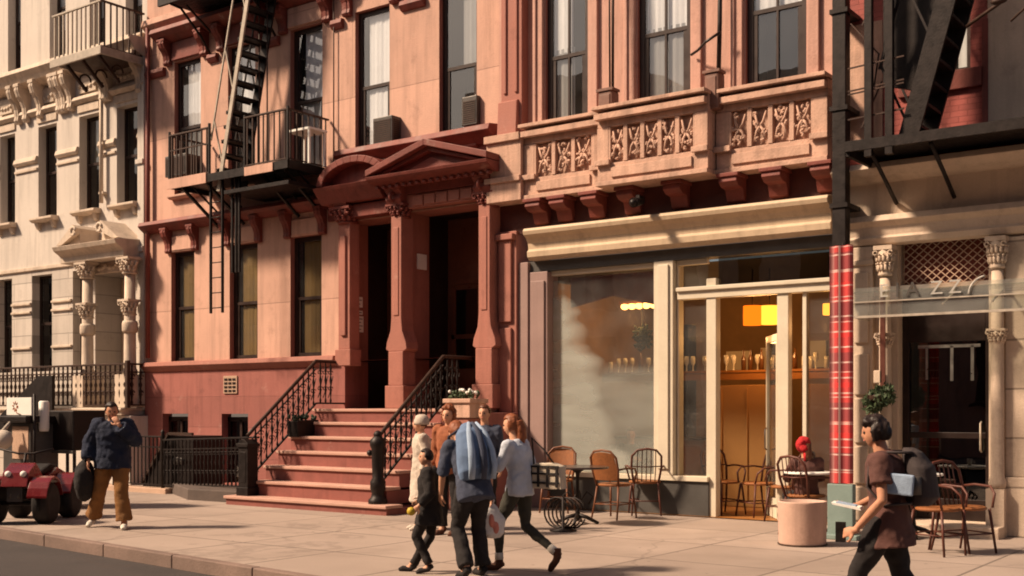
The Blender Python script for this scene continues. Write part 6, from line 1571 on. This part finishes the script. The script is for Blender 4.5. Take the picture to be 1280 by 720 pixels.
# --- seated person inside the cafe, behind the first window
p = Vector((fx(789, 1.3), 1.3, .0))
person('seated person in dark clothes inside the cafe, behind the misted window', p, yaw_screen(p, 175), 1.7, sit,  # no mist there: the pane bears the painted reflection
    [('top', 'blackcloth', .03, dict(hem=0, sleeve=.92, name='jacket')), ('legs', 'blackcloth', .01), ('shoes', 'blackcloth', 0)], hair='hairbr', hairstyle='long', skin='skinp')
make_chair('cane chair under the seated person inside the cafe', p, R(100), 'slat', 'chairs inside the cafe')
t = thing('cup', 'white cup on the pale table by the black door', 'cup', gd(1142, 672)+Vector((.05, -.1, .81)))
s = MB(); s.lathe([(.025, 0), (.035, .05), (.04, .09), (.035, .088), (.03, .05)], (0, 0, 0), 14); s.build('cup_body', M['white'], t); s = MB(); s.arc((.045, 0, .05), .02, -1.4, 1.4, .004, 'Y'); s.build('handle', M['white'], t)
SUN_E, SUN_ANG, SKY_S, EXPO, WB, TINT = 5.0, 6.5, .058, .55, 7600, 14
# ---------------------------------------------------------------- ground, road
def kerb_y(x): return -6.87-.114*(x+15.03)
def strip(name, m, ya, yb, z, x0=-90, x1=60, zz=None):
    "a sheet between two lines parallel to the kerb"
    s = MB(); s.quad((x0, kerb_y(x0)+ya, z), (x1, kerb_y(x1)+ya, z), (x1, kerb_y(x1)+yb, z), (x0, kerb_y(x0)+yb, z))
    o = s.build(name, m, kind='structure'); return o
s = MB(); s.quad((-400, -400, -.16), (400, -400, -.16), (400, 400, -.16), (-400, 400, -.16)); s.build('ground', M['ground'], kind='structure')
s = MB(); s.quad((-90, kerb_y(-90), 0), (60, kerb_y(60), 0), (60, 3, 0), (-90, 3, 0)); s.build('pavement', M['walk'], kind='structure')
strip('road', M['asphalt'], -11.2, 0, -.14)
s = MB()
x = -60.
while x < 12:
    a, b = x+.006, x+1.49
    s.bm.faces.ensure_lookup_table()
    P4 = [(a, kerb_y(a)-.12), (b, kerb_y(b)-.12), (b, kerb_y(b)+.004), (a, kerb_y(a)+.004)]
    s.prism(P4, -.15, .006, axis='Z'); x += 1.5
s.build('kerb', M['kerb'], kind='structure', bevel=.012)
s = MB(); s.quad((-90, kerb_y(-90)-15, -.01), (60, kerb_y(60)-15, -.01), (60, kerb_y(60)-11.2, -.01), (-90, kerb_y(-90)-11.2, -.01)); s.build('far_pavement', M['walk'], kind='structure')

# ---------------------------------------------------------------- light
SUN_EL, SUN_AZ = R(43), R(47)      # azimuth measured to the left of the facade normal
d = Vector((-math.sin(SUN_AZ)*math.cos(SUN_EL), -math.cos(SUN_AZ)*math.cos(SUN_EL), math.sin(SUN_EL)))
sl_ = bpy.data.lights.new('sun', 'SUN'); sl_.energy = SUN_E; sl_.angle = R(SUN_ANG); sl_.color = (1, .84, .68)
so = bpy.data.objects.new('sun', sl_); COL.objects.link(so); so.rotation_euler = d.to_track_quat('Z', 'Y').to_euler()
w = bpy.data.worlds.new('World'); SC.world = w; w.use_nodes = True; nt = w.node_tree; nt.nodes.clear()
sky = nt.nodes.new('ShaderNodeTexSky'); sky.sky_type = 'NISHITA'; sky.sun_disc = False
sky.sun_elevation = SUN_EL; sky.sun_rotation = math.atan2(d.x, d.y); sky.dust_density = 4.; sky.air_density = 1.; sky.ozone_density = 1.
bg = nt.nodes.new('ShaderNodeBackground'); bg.inputs[1].default_value = SKY_S
wo = nt.nodes.new('ShaderNodeOutputWorld'); nt.links.new(sky.outputs[0], bg.inputs[0]); nt.links.new(bg.outputs[0], wo.inputs[0])
SC.view_settings.view_transform = 'Standard'; SC.view_settings.look = 'None'; SC.view_settings.exposure = EXPO; SC.view_settings.gamma = 1
SC.view_settings.use_white_balance = True; SC.view_settings.white_balance_temperature = WB; SC.view_settings.white_balance_tint = TINT
# ---------------------------------------------------------------- camera
cam = bpy.data.cameras.new('camera'); co = bpy.data.objects.new('camera', cam); COL.objects.link(co)
co.location = (0, CAMY, EYE); co.rotation_euler = (PI/2, 0, TH); cam.sensor_width = 36; cam.lens = 36*FOC/1280
cam.shift_y = 152/1280; cam.clip_end = 1000; cam.clip_start = .05
SC.camera = co
SC.cycles.filter_width = 1.9
